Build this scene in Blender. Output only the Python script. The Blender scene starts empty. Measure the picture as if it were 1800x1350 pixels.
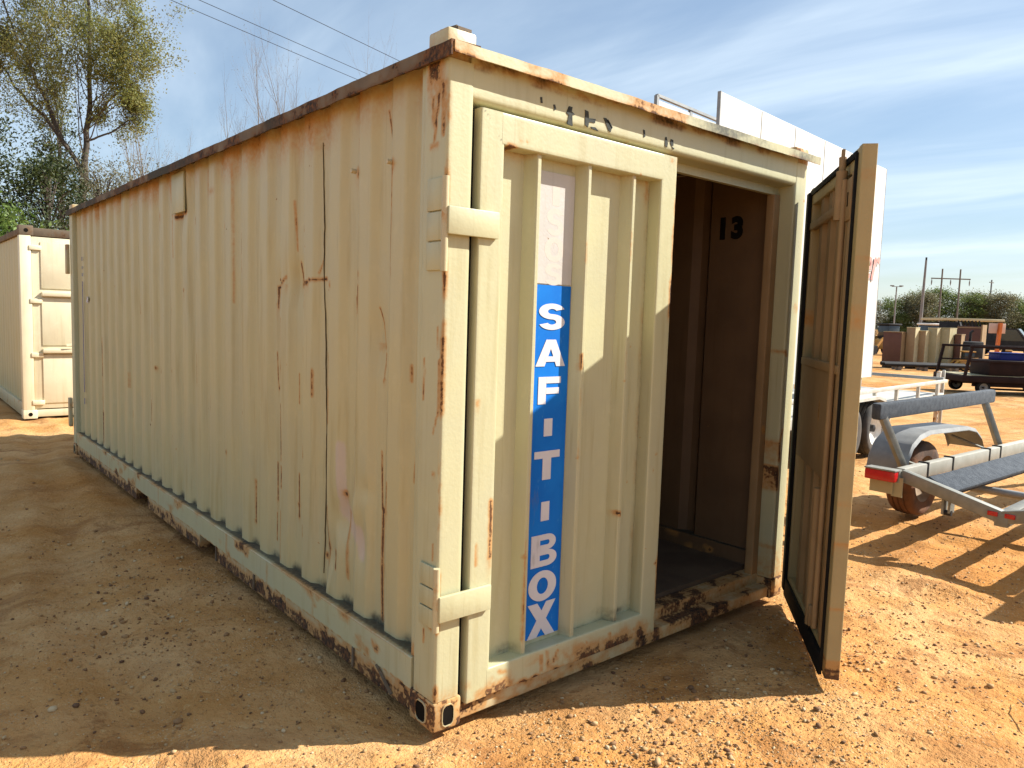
import bpy, bmesh, math, random
import numpy as np
from mathutils import Vector, Matrix
R = math.radians
scene = bpy.context.scene

# ------------------------------------------------------------------ camera
def look_basis(yaw, pitch, roll):
    f = Vector((math.sin(yaw)*math.cos(pitch), math.cos(yaw)*math.cos(pitch), math.sin(pitch)))
    r = Vector((math.cos(yaw), -math.sin(yaw), 0)); u = r.cross(f)
    r2 = r*math.cos(roll)+u*math.sin(roll); u2 = -r*math.sin(roll)+u*math.cos(roll)
    return r2, u2, f
cr, cu, cf = look_basis(0.70485, -0.08973, 0.03166)
cam_d = bpy.data.cameras.new('camera'); cam = bpy.data.objects.new('camera', cam_d)
scene.collection.objects.link(cam)
m = Matrix((cr, cu, -cf)).transposed().to_4x4(); m.translation = Vector((-1.5448, -2.2057, 1.5678))
cam.matrix_world = m
cam_d.sensor_width = 36; cam_d.lens = 1317.6*36/1800
cam_d.clip_start = 0.05; cam_d.clip_end = 3000
scene.camera = cam

# ------------------------------------------------------------------ light, sky, exposure
SUN_AZ, SUN_EL = math.atan2(.851, -.526), R(40)          # azimuth from +Y clockwise
sd = bpy.data.lights.new('sun', 'SUN'); so = bpy.data.objects.new('sun', sd)
scene.collection.objects.link(so)
sdir = Vector((math.sin(SUN_AZ)*math.cos(SUN_EL), math.cos(SUN_AZ)*math.cos(SUN_EL), math.sin(SUN_EL)))
so.rotation_euler = sdir.to_track_quat('Z', 'Y').to_euler()
so.location = (8, -5, 12)
sd.energy = 5.0; sd.angle = R(0.53); sd.color = (1.0, .95, .86)
world = bpy.data.worlds.new('World'); scene.world = world; world.use_nodes = True
SKY_STRENGTH = .05
EXPOSURE = 1.06
scene.view_settings.view_transform = 'Standard'
scene.view_settings.look = 'None'
scene.view_settings.exposure = EXPOSURE
scene.view_settings.gamma = 1
scene.view_settings.use_curve_mapping = False
scene.cycles.max_bounces = 5; scene.cycles.diffuse_bounces = 3; scene.cycles.glossy_bounces = 2; scene.cycles.transmission_bounces = 2

def wn(nt, t, **kw):
    n = nt.nodes.new(t)
    for k, v in kw.items(): setattr(n, k, v)
    return n
def math_node(nt, op, a, b=None, clamp=False):
    n = nt.nodes.new('ShaderNodeMath'); n.operation = op; n.use_clamp = clamp
    for i, v in enumerate((a, b)):
        if v is None: continue
        if isinstance(v, (int, float)): n.inputs[i].default_value = v
        else: nt.links.new(v, n.inputs[i])
    return n.outputs[0]
def build_world():
    nt = world.node_tree; nt.nodes.clear(); L = nt.links.new
    out = wn(nt, 'ShaderNodeOutputWorld'); bg = wn(nt, 'ShaderNodeBackground')
    bg.inputs[1].default_value = SKY_STRENGTH
    sky = wn(nt, 'ShaderNodeTexSky', sky_type='NISHITA'); sky.sun_disc = False
    sky.sun_elevation = SUN_EL; sky.sun_rotation = SUN_AZ
    sky.air_density = 1.0; sky.dust_density = .8; sky.ozone_density = 1.6
    tc = wn(nt, 'ShaderNodeTexCoord'); sp = wn(nt, 'ShaderNodeSeparateXYZ')
    L(tc.outputs['Generated'], sp.inputs[0])
    zz = math_node(nt, 'ADD', math_node(nt, 'MAXIMUM', sp.outputs[2], 0.0), .13)
    cx = math_node(nt, 'DIVIDE', sp.outputs[0], zz); cy = math_node(nt, 'DIVIDE', sp.outputs[1], zz)
    cb = wn(nt, 'ShaderNodeCombineXYZ'); L(cx, cb.inputs[0]); L(cy, cb.inputs[1])
    def layer(rot, scl, nscale, detail, lo, hi, dist):
        mp = wn(nt, 'ShaderNodeMapping'); mp.inputs['Rotation'].default_value = (0, 0, R(rot)); mp.inputs['Scale'].default_value = scl
        L(cb.outputs[0], mp.inputs[0])
        n = wn(nt, 'ShaderNodeTexNoise'); n.inputs['Scale'].default_value = nscale; n.inputs['Detail'].default_value = detail
        n.inputs['Roughness'].default_value = .55; n.inputs['Distortion'].default_value = dist
        L(mp.outputs[0], n.inputs['Vector'])
        mr = wn(nt, 'ShaderNodeMapRange', interpolation_type='SMOOTHSTEP')
        mr.inputs[1].default_value = lo; mr.inputs[2].default_value = hi
        L(n.outputs['Fac'], mr.inputs[0]); return mr.outputs[0]
    a = layer(25, (1.0, .35, 1), 1.3, 6, .40, .75, .6)
    b = layer(38, (1.0, .22, 1), 2.2, 6, .30, .85, .8)
    cl = math_node(nt, 'ADD', math_node(nt, 'MULTIPLY', a, .66), math_node(nt, 'MULTIPLY', b, .34), True)
    # a thin veil of high cirrus everywhere
    cl = math_node(nt, 'ADD', math_node(nt, 'MULTIPLY', cl, .70), .28, True)
    mx = wn(nt, 'ShaderNodeMix', data_type='RGBA'); L(cl, mx.inputs[0])
    hs = wn(nt, 'ShaderNodeHueSaturation'); hs.inputs['Saturation'].default_value = 1.35; hs.inputs['Value'].default_value = 1.15
    L(sky.outputs[0], hs.inputs['Color']); L(hs.outputs[0], mx.inputs[6]); mx.inputs[7].default_value = (9.2, 10.7, 12.0, 1)
    L(mx.outputs[2], bg.inputs[0]); L(bg.outputs[0], out.inputs[0])
build_world()

# ------------------------------------------------------------------ helpers
col = scene.collection
rng = np.random.default_rng(7); random.seed(7)
def tag(o, label=None, cat=None, group=None, kind=None):
    if label: o['label'] = label
    if cat: o['category'] = cat
    if group: o['group'] = group
    if kind: o['kind'] = kind
    return o
def empty(name, loc=(0, 0, 0), rz=0, label=None, cat=None, group=None):
    o = bpy.data.objects.new(name, None); col.objects.link(o)
    o.location = loc; o.rotation_euler = (0, 0, rz); o.empty_display_size = .2
    return tag(o, label, cat, group)
def children(o): return [c for c in bpy.data.objects if c.parent == o]
def copy_tree(o, parent=None):
    c = o.copy(); col.objects.link(c); c.parent = parent
    for ch in children(o): copy_tree(ch, c)
    return c

class MB:
    def __init__(s): s.v = []; s.f = []
    def add(s, verts, faces):
        b = len(s.v); s.v += [tuple(map(float, p)) for p in verts]; s.f += [tuple(b+i for i in f) for f in faces]; return s
    def box(s, lo, hi, bev=0, mat=None):
        x0, y0, z0 = lo; x1, y1, z1 = hi
        if bev <= 0:
            v = [(x0,y0,z0),(x1,y0,z0),(x1,y1,z0),(x0,y1,z0),(x0,y0,z1),(x1,y0,z1),(x1,y1,z1),(x0,y1,z1)]
            f = [(0,3,2,1),(4,5,6,7),(0,1,5,4),(1,2,6,5),(2,3,7,6),(3,0,4,7)]
        else:
            bm = bmesh.new(); bmesh.ops.create_cube(bm, size=1)
            for q in bm.verts:
                q.co = Vector(((x0+x1)/2+q.co.x*(x1-x0), (y0+y1)/2+q.co.y*(y1-y0), (z0+z1)/2+q.co.z*(z1-z0)))
            bmesh.ops.bevel(bm, geom=bm.edges[:], offset=bev, segments=2, affect='EDGES', profile=.5)
            bm.verts.index_update(); v = [tuple(q.co) for q in bm.verts]; f = [tuple(w.index for w in q.verts) for q in bm.faces]; bm.free()
        if mat is not None: v = [tuple(mat @ Vector(p)) for p in v]
        return s.add(v, f)
    def beam(s, p0, p1, w, h, up=(0, 0, 1), bev=0):
        p0 = Vector(p0); p1 = Vector(p1); d = p1-p0; L = d.length; d.normalize()
        up = Vector(up); r = d.cross(up)
        if r.length < 1e-4: r = d.cross(Vector((0, 1, 0)))
        r.normalize(); u = r.cross(d)
        M = Matrix((d, r, u)).transposed().to_4x4(); M.translation = p0
        return s.box((0, -w/2, -h/2), (L, w/2, h/2), bev, M)
    def tube(s, pts, radii, n=8, cap=True):
        pts = [Vector(p) for p in pts]
        if isinstance(radii, (int, float)): radii = [radii]*len(pts)
        V = []; F = []; ref = Vector((.31, .77, .55)); prev = None
        for i, p in enumerate(pts):
            d = (pts[min(i+1, len(pts)-1)]-pts[max(i-1, 0)])
            d = d.normalized() if d.length > 1e-9 else Vector((0, 0, 1))
            a = (prev if prev is not None else d.cross(ref)); a = a-d*a.dot(d)
            if a.length < 1e-5: a = d.orthogonal()
            a.normalize(); b = d.cross(a); prev = a
            for k in range(n):
                t = 2*math.pi*k/n; V.append(p+(a*math.cos(t)+b*math.sin(t))*radii[i])
        for i in range(len(pts)-1):
            for k in range(n): F.append((i*n+k, i*n+(k+1) % n, (i+1)*n+(k+1) % n, (i+1)*n+k))
        if cap: F.append(tuple(range(n-1, -1, -1))); F.append(tuple((len(pts)-1)*n+k for k in range(n)))
        return s.add(V, F)
    def prism(s, poly, axis, t0, t1):
        """poly in the plane normal to axis, extruded t0..t1 (axis y: (x,z); x: (y,z); z: (x,y))"""
        def P(a, b, t): return {'x': (t, a, b), 'y': (a, t, b), 'z': (a, b, t)}[axis]
        n = len(poly); V = [P(a, b, t0) for a, b in poly]+[P(a, b, t1) for a, b in poly]
        F = [tuple(range(n)), tuple(range(2*n-1, n-1, -1))]+[(i, i+n, (i+1) % n+n, (i+1) % n) for i in range(n)]
        return s.add(V, F)
    def sweep(s, prof, axis, ts, cap=True, off=None):
        def P(a, b, t): return {'x': (t, a, b), 'y': (a, t, b), 'z': (a, b, t)}[axis]
        n = len(prof); V = []; F = []
        for t in ts: V += [P(a, b, t) for a, b in prof]
        for i in range(len(ts)-1):
            for k in range(n): F.append((i*n+k, i*n+(k+1) % n, (i+1)*n+(k+1) % n, (i+1)*n+k))
        if cap: F.append(tuple(range(n-1, -1, -1))); F.append(tuple((len(ts)-1)*n+k for k in range(n)))
        return s.add(V, F)
    def lathe(s, prof, center, axis='y', n=24):
        """prof: list of (radius, offset along axis)"""
        V = []; F = []; c = Vector(center)
        for r, o in prof:
            for k in range(n):
                t = 2*math.pi*k/n; a, b = r*math.cos(t), r*math.sin(t)
                V.append(c+Vector({'y': (a, o, b), 'x': (o, a, b), 'z': (a, b, o)}[axis]))
        for i in range(len(prof)-1):
            for k in range(n): F.append((i*n+k, i*n+(k+1) % n, (i+1)*n+(k+1) % n, (i+1)*n+k))
        return s.add(V, F)
    def build(s, name, mat, parent=None, smooth=0, wear=None):
        me = bpy.data.meshes.new(name); me.from_pydata(s.v, [], s.f); me.update()
        bm = bmesh.new(); bm.from_mesh(me); bmesh.ops.recalc_face_normals(bm, faces=bm.faces); bm.to_mesh(me); bm.free()
        if smooth:
            me.polygons.foreach_set('use_smooth', [True]*len(me.polygons))
            if smooth < 180: me.set_sharp_from_angle(angle=R(smooth))
        if mat: me.materials.append(mat)
        o = bpy.data.objects.new(name, me); col.objects.link(o)
        if parent: o.parent = parent
        if wear: apply_wear(me, wear)
        return o
def rrect(a0, a1, b0, b1, r=.008, step=.014):
    """rounded rectangle profile with subdivided sides"""
    P = []
    def side(p, q):
        n = max(1, int(math.hypot(q[0]-p[0], q[1]-p[1])/step))
        for i in range(n): P.append((p[0]+(q[0]-p[0])*i/n, p[1]+(q[1]-p[1])*i/n))
    def arc(cx, cy, t0):
        for i in range(3): P.append((cx+r*math.cos(t0+i*math.pi/6), cy+r*math.sin(t0+i*math.pi/6)))
    side((a0+r, b0), (a1-r, b0)); arc(a1-r, b0+r, -math.pi/2)
    side((a1, b0+r), (a1, b1-r)); arc(a1-r, b1-r, 0)
    side((a1-r, b1), (a0+r, b1)); arc(a0+r, b1-r, math.pi/2)
    side((a0, b1-r), (a0, b0+r)); arc(a0+r, b0+r, math.pi)
    return P
def lin(a, b, step): return list(np.linspace(a, b, max(2, int(abs(b-a)/step)+1)))

# value noise (numpy) used for shapes and wear
def vnoise(x, y, seed=0):
    xi = np.floor(x).astype(np.int64); yi = np.floor(y).astype(np.int64); xf = x-xi; yf = y-yi
    def h(a, b):
        n = (a*374761393+b*668265263+seed*1442695041) & 0x7fffffff
        n = (n ^ (n >> 13))*1274126177 & 0x7fffffff
        return ((n ^ (n >> 16)) & 0xffff)/65535.
    u = xf*xf*(3-2*xf); v = yf*yf*(3-2*yf)
    return (h(xi, yi)*(1-u)+h(xi+1, yi)*u)*(1-v)+(h(xi, yi+1)*(1-u)+h(xi+1, yi+1)*u)*v
def fbm(x, y, seed=0, o=4):
    s = 0; a = .5
    for i in range(o): s = s+a*vnoise(x*2**i, y*2**i, seed+i*17); a *= .5
    return s

# wear: strokes painted as point attributes (rust and grime that have a shape of their own)
def seg_dist(px, py, pts):
    d = np.full(px.shape, 9.)
    for (ax, ay), (bx, by) in zip(pts[:-1], pts[1:]):
        vx, vy = bx-ax, by-ay; t = np.clip(((px-ax)*vx+(py-ay)*vy)/(vx*vx+vy*vy+1e-9), 0, 1)
        d = np.minimum(d, np.hypot(px-ax-t*vx, py-ay-t*vy))
    return d
def apply_wear(me, wear):
    n = len(me.vertices); co = np.zeros(n*3); me.vertices.foreach_get('co', co); co = co.reshape(-1, 3)
    rust = np.zeros(n); grime = np.zeros(n)
    h = {'front': co[:, 0], 'side': co[:, 1], 'x': co[:, 0]}[wear.get('plane', 'front')]; v = co[:, 2]
    for st in wear.get('rust', []):
        pts, w, s = st[0], st[1], st[2]; bleed = st[3] if len(st) > 3 else 0
        if len(pts) == 1: pts = [pts[0], (pts[0][0]+.001, pts[0][1])]
        hs = [p[0] for p in pts]; vs = [p[1] for p in pts]
        k = (h > min(hs)-.15) & (h < max(hs)+.15) & (v > min(vs)-.15-bleed) & (v < max(vs)+.15)
        if not k.any(): continue
        d = seg_dist(h[k], v[k], pts); g = s*np.exp(-(d/w)**2)
        if bleed:
            dv = min(vs)-v[k]; dh = np.minimum.reduce([abs(h[k]-q) for q in np.linspace(min(hs), max(hs), 5)])
            b = np.where((dv > -.02) & (dv < bleed), .42*(1-np.clip(dv/bleed, 0, 1))*np.exp(-(dh/(w*1.6+.004))**2), 0)
            g = np.maximum(g, b)
        rust[k] = np.maximum(rust[k], g)
    for st in wear.get('grime', []):
        pts, w, s = st
        d = seg_dist(h, v, pts); grime = np.maximum(grime, s*np.exp(-(d/w)**2))
    fn = wear.get('fn')
    if fn:
        r2, g2 = fn(co, h, v); rust = np.maximum(rust, r2); grime = np.maximum(grime, g2)
    fade = np.zeros(n)
    for pts, w, q in wear.get('fade', []): fade = np.maximum(fade, q*np.exp(-(seg_dist(h, v, pts)/w)**2))
    for nm, a in (('rust', rust), ('grime', grime), ('fade', fade)):
        at = me.attributes.new(nm, 'FLOAT', 'POINT'); at.data.foreach_set('value', a.astype(np.float32))

# ------------------------------------------------------------------ materials
MATS = {}
def new_mat(name):
    m = bpy.data.materials.new(name); m.use_nodes = True; nt = m.node_tree
    b = nt.nodes['Principled BSDF']; MATS[name] = m; return m, nt, b
def rgb(c): return (c[0], c[1], c[2], 1)
def noise(nt, scale, detail=4, vec=None, rough=.55, dist=0, stretch=None):
    n = nt.nodes.new('ShaderNodeTexNoise'); n.inputs['Scale'].default_value = scale; n.inputs['Detail'].default_value = detail
    n.inputs['Roughness'].default_value = rough; n.inputs['Distortion'].default_value = dist
    if vec is None:
        t = nt.nodes.new('ShaderNodeTexCoord'); vec = t.outputs['Object']
    if stretch:
        mp = nt.nodes.new('ShaderNodeMapping'); mp.inputs['Scale'].default_value = stretch; nt.links.new(vec, mp.inputs[0]); vec = mp.outputs[0]
    nt.links.new(vec, n.inputs['Vector']); return n.outputs['Fac']
def ramp(nt, fac, lo, hi, a=0., b=1.):
    n = nt.nodes.new('ShaderNodeMapRange'); n.interpolation_type = 'SMOOTHSTEP'
    for i, q in zip((1, 2, 3, 4), (lo, hi, a, b)): n.inputs[i].default_value = q
    nt.links.new(fac, n.inputs[0]); return n.outputs[0]
def mix(nt, fac, a, b, mode='MIX'):
    n = nt.nodes.new('ShaderNodeMix'); n.data_type = 'RGBA'; n.blend_type = mode
    if isinstance(fac, (int, float)): n.inputs[0].default_value = fac
    else: nt.links.new(fac, n.inputs[0])
    for i, q in ((6, a), (7, b)):
        if isinstance(q, tuple): n.inputs[i].default_value = rgb(q)
        else: nt.links.new(q, n.inputs[i])
    return n.outputs[2]
def bump(nt, b, h, strength, dist):
    n = nt.nodes.new('ShaderNodeBump'); n.inputs['Strength'].default_value = strength; n.inputs['Distance'].default_value = dist
    nt.links.new(h, n.inputs['Height']); nt.links.new(n.outputs[0], b.inputs['Normal'])
def paint(name, base, fade, rough=.45, bias=0., spots=.72, streaks=.35, stain=(.42, .205, .055)):
    """weathered enamel: base colour, faded patches, attribute-driven and scattered rust"""
    m, nt, b = new_mat(name)
    at = nt.nodes.new('ShaderNodeAttribute'); at.attribute_name = 'rust'
    ag = nt.nodes.new('ShaderNodeAttribute'); ag.attribute_name = 'grime'
    n1 = noise(nt, 55, 3); n2 = noise(nt, 3.0, 3); n3 = noise(nt, 19, 4, rough=.6); n4 = noise(nt, 6, 3, stretch=(3, 3, .25))
    c = mix(nt, ramp(nt, n2, .35, .7), base, fade)
    c = mix(nt, ramp(nt, noise(nt, 11, 3, rough=.7), .5, .8, 0, .35), c, (min(base[0]*1.14, .8), min(base[1]*1.15, .8), min(base[2]*1.22, .8)))
    c = mix(nt, ramp(nt, noise(nt, 30, 3, stretch=(1.6, 1.6, .06)), .62, .74, 0, .30), c, (base[0]*.62, base[1]*.55, base[2]*.45))
    dirt = (base[0]*.72, base[1]*.64, base[2]*.5)
    c = mix(nt, math_node(nt, 'MULTIPLY', ramp(nt, n4, .5, .75), streaks), c, dirt)
    nm = math_node(nt, 'ADD', math_node(nt, 'MULTIPLY', n1, .75), math_node(nt, 'MULTIPLY', noise(nt, 14, 4, rough=.7), .85))
    af = nt.nodes.new('ShaderNodeAttribute'); af.attribute_name = 'fade'
    c = mix(nt, ramp(nt, math_node(nt, 'MULTIPLY', af.outputs['Fac'], math_node(nt, 'ADD', nm, .25)), .25, .8, 0, .75), c, (.50, .40, .34))
    v = math_node(nt, 'MULTIPLY', at.outputs['Fac'], math_node(nt, 'SUBTRACT', nm, .12))
    if bias: v = math_node(nt, 'ADD', v, math_node(nt, 'MULTIPLY', ramp(nt, noise(nt, 7, 4, rough=.65), .45, .75), bias))
    sp = ramp(nt, n3, spots, spots+.04); sp = math_node(nt, 'MULTIPLY', sp, ramp(nt, n2, .42, .6))
    v = math_node(nt, 'MAXIMUM', v, math_node(nt, 'MULTIPLY', sp, .62))
    c = mix(nt, ramp(nt, v, .06, .46, 0, .85), c, stain)
    rc = mix(nt, ramp(nt, n1, .35, .7), (.020, .010, .005), (.15, .060, .017))
    c = mix(nt, ramp(nt, v, .46, .62), c, rc)
    g = math_node(nt, 'MULTIPLY', ag.outputs['Fac'], math_node(nt, 'ADD', n1, .5))
    c = mix(nt, ramp(nt, g, .15, .75, 0, .9), c, (.035, .036, .026))
    nt.links.new(c, b.inputs['Base Color'])
    nt.links.new(ramp(nt, v, .2, .6, rough, .9), b.inputs['Roughness'])
    hgt = math_node(nt, 'ADD', math_node(nt, 'MULTIPLY', noise(nt, 60, 1), .3), math_node(nt, 'MULTIPLY', noise(nt, 3.5, 1), 1.2))
    bump(nt, b, hgt, .35, .006)
    return m
def simple(name, c1, c2=None, scale=8, rough=.6, metal=0, bmp=0, bscale=60, detail=4, spec=.5):
    m, nt, b = new_mat(name)
    c2 = c2 or tuple(x*.75 for x in c1)
    c = mix(nt, ramp(nt, noise(nt, scale, detail), .3, .7), c1, c2)
    nt.links.new(c, b.inputs['Base Color']); b.inputs['Roughness'].default_value = rough; b.inputs['Metallic'].default_value = metal; b.inputs['Specular IOR Level'].default_value = spec
    if bmp: bump(nt, b, noise(nt, bscale, 5), bmp, .01)
    return m
CREAM = paint('cream_paint', (.455, .435, .262), (.435, .42, .27))
CREAM_SIDE = paint('bounce_warmed_cream_paint', (.475, .415, .222), (.45, .402, .232), spots=.70, streaks=.5)  # cream with the warm bounce light of the shaded walls mixed into its base
EDGE_PAINT = paint('shade_toned_edge_paint', (.36, .275, .125), (.32, .245, .115), rough=.6)  # cream darkened in the base for the shaded frame of the open door
INSIDE = paint('shade_toned_inside_paint', (.30, .19, .088), (.24, .15, .066), rough=.7)  # cream browned to carry the shade on the door inside and jamb
INSIDE_DARK = paint('shade_toned_wall_paint', (.14, .08, .038), (.11, .062, .03), rough=.7)  # deeper brown puts the darkness of the interior into the base colour
CREAM_RUSTY = paint('rusty_cream_paint', (.48, .42, .25), (.44, .38, .24), bias=.45, spots=.66)
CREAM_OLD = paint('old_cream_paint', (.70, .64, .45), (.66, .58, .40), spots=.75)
RUST_RAIL = paint('rusty_rail_paint', (.12, .09, .06), (.20, .15, .095), rough=.85, bias=.75, spots=.6, stain=(.13, .075, .035))
CASTING = paint('rusty_casting_paint', (.46, .39, .23), (.40, .33, .19), bias=.85, spots=.6)
def worn_vinyl(name, c1, c2, worn):
    m, nt, b = new_mat(name)
    c = mix(nt, ramp(nt, noise(nt, 4, 4), .35, .65), c1, c2)
    c = mix(nt, ramp(nt, noise(nt, 38, 4, rough=.7, stretch=(1, 1, .35)), .60, .72, 0, .55), c, worn)
    c = mix(nt, ramp(nt, noise(nt, 9, 4, rough=.7, stretch=(1, 1, .3)), .62, .78, 0, .4), c, (.16, .15, .12))
    nt.links.new(c, b.inputs['Base Color']); b.inputs['Roughness'].default_value = .6; b.inputs['Specular IOR Level'].default_value = .15
    return m
BLUE_VINYL = worn_vinyl('blue_vinyl', (.002, .125, .50), (.004, .155, .56), (.06, .24, .55))
WHITE_VINYL = worn_vinyl('white_vinyl', (.60, .59, .61), (.55, .54, .57), (.50, .50, .55))
OLD_VINYL = paint('faded_white_vinyl', (.47, .455, .43), (.43, .415, .395), spots=.66)
GHOST_VINYL = simple('yellowed_adhesive', (.49, .455, .405), (.475, .44, .39), 30, .6)
BLACK_PAINT = simple('stencil_and_hole_black', (.008, .007, .006), (.012, .01, .008), 10, .9, spec=.05)
STENCIL = simple('weathered_stencil_paint', (.035, .042, .042), (.07, .075, .07), 40, .8, spec=.1)
RUBBER = simple('black_rubber', (.008, .008, .008), (.014, .013, .012), 10, .8, bmp=.2, spec=.15)
TYRE = simple('worn_tyre_rubber', (.03, .03, .03), (.07, .06, .05), 6, .85, bmp=.3)
MUD_TYRE = simple('clay_caked_tyre', (.20, .085, .035), (.07, .04, .025), 5, .9, bmp=.4)
GALV = simple('galvanised_steel', (.25, .25, .22), (.19, .195, .175), 14, .55, .3, bmp=.08)
BEAM_WHITE = simple('pale_aluminium_beam', (.40, .39, .34), (.34, .33, .28), 9, .55, .1)
MUD_RIM = simple('dusty_rim', (.30, .22, .14), (.20, .12, .07), 8, .8)
GALV_OLD = simple('dull_galvanised_fender', (.18, .185, .185), (.235, .24, .235), 9, .55, .3, bmp=.08)
CARPET = simple('blue_grey_bunk_carpet', (.038, .048, .062), (.070, .082, .098), 22, .95, bmp=.7, bscale=140)
RED_LENS = simple('red_lens', (.45, .01, .012), (.38, .008, .01), 30, .2)
WHITE_RIM = simple('white_wheel_rim', (.75, .75, .72), (.62, .60, .55), 8, .4)
WHITE_PANEL = simple('white_sheet_panel', (.60, .595, .575), (.55, .54, .52), 1.2, .55, spec=.2)
WHITE_FRAME = simple('white_trailer_paint', (.50, .50, .46), (.38, .365, .32), 6, .5)
STEEL_GREY = simple('grey_frame_steel', (.22, .23, .23), (.30, .31, .31), 6, .55, .2)
RED_SCRIPT = simple('faded_red_script', (.55, .20, .18), (.62, .34, .30), 9, .6)
DARK_SCRIPT = simple('faded_grey_script_edge', (.30, .27, .27), (.42, .40, .40), 9, .6)
POST_PAINT = paint('rust_stained_white_post', (.66, .63, .57), (.58, .53, .46), bias=.9, spots=.6)
MAROON = simple('dark_maroon_metal', (.011, .004, .004), (.018, .007, .006), 5, .7, spec=.2)
BROWN_METAL = simple('brown_sheet_metal', (.085, .030, .018), (.11, .042, .024), 3, .6)
TAN_METAL = simple('tan_sheet_metal', (.25, .16, .08), (.30, .21, .11), 3, .6)
KHAKI_METAL = simple('khaki_sheet_metal', (.31, .27, .15), (.36, .32, .19), 3, .6)
CREAM_METAL = simple('cream_sheet_metal', (.50, .44, .27), (.44, .38, .23), 3, .6)
DARK_METAL = simple('dark_machine_metal', (.012, .012, .014), (.022, .022, .024), 5, .6, spec=.25)
YELLOW_METAL = simple('yellow_machine_paint', (.50, .28, .05), (.40, .20, .05), 5, .5)
ORANGE = simple('orange_paint', (.62, .16, .02), (.55, .13, .02), 5, .5)
PINK_BOARD = simple('faded_sign_board', (.55, .38, .30), (.60, .44, .36), 5, .6)
BLUE_PLASTIC = simple('blue_plastic', (.004, .016, .13), (.006, .02, .16), 5, .5, spec=.2)
GLASS = simple('dark_window_glass', (.02, .025, .03), (.03, .035, .04), 5, .1)
CAR_WHITE = simple('white_car_paint', (.72, .73, .74), (.68, .69, .70), 3, .25)
CAR_BLUE = simple('dark_blue_car_paint', (.02, .04, .09), (.025, .05, .10), 3, .25)
CAR_RED = simple('red_car_paint', (.35, .05, .03), (.30, .04, .03), 3, .25)
PLYWOOD = simple('dirty_plywood', (.13, .085, .05), (.08, .05, .03), 4, .85, bmp=.3)
CRACK = simple('dark_caulk_line', (.05, .036, .018), (.12, .085, .04), 30, .9, spec=.1)
BLUE_LINE = simple('faded_blue_tape', (.10, .13, .30), (.2, .2, .3), 30, .7)
POLE_STEEL = simple('weathered_pole', (.16, .16, .17), (.22, .21, .20), 2, .8)
POLE_WOOD = simple('pale_wooden_pole', (.16, .145, .125), (.13, .115, .10), 2, .9)
BARK = simple('grey_brown_bark', (.085, .07, .055), (.05, .04, .032), 4, .95, bmp=.4, bscale=20)
BARK_PALE = simple('pale_bare_bark', (.20, .175, .15), (.15, .13, .11), 4, .95)
WIRE = simple('power_wire', (.025, .028, .034), (.03, .034, .04), 2, .8, spec=.1)
STONE_LIGHT = None
def leaf_mat(name, c1, c2, trans=.35):
    m, nt, b = new_mat(name)
    c = mix(nt, ramp(nt, noise(nt, .9, 3), .35, .65), c1, c2)
    c = mix(nt, ramp(nt, noise(nt, 7, 2), .4, .6), c, tuple(x*.6 for x in c1))
    nt.links.new(c, b.inputs['Base Color']); b.inputs['Roughness'].default_value = .6
    t = nt.nodes.new('ShaderNodeBsdfTranslucent'); nt.links.new(c, t.inputs[0])
    mx = nt.nodes.new('ShaderNodeMixShader'); mx.inputs[0].default_value = trans
    nt.links.new(b.outputs[0], mx.inputs[1]); nt.links.new(t.outputs[0], mx.inputs[2])
    nt.links.new(mx.outputs[0], nt.nodes['Material Output'].inputs[0]); return m
LEAF_SPRING = leaf_mat('spring_leaf', (.24, .265, .07), (.28, .24, .07), .5)
LEAF_DARK = leaf_mat('dark_evergreen_leaf', (.030, .052, .012), (.075, .095, .018), .3)
LEAF_GREEN = leaf_mat('mid_green_leaf', (.12, .175, .04), (.16, .19, .055), .5)
LEAF_BRIGHT = leaf_mat('bright_green_leaf', (.12, .21, .035), (.16, .22, .05), .4)
LEAF_BROWN = leaf_mat('brown_green_leaf', (.17, .165, .08), (.19, .17, .095), .45)
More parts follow.
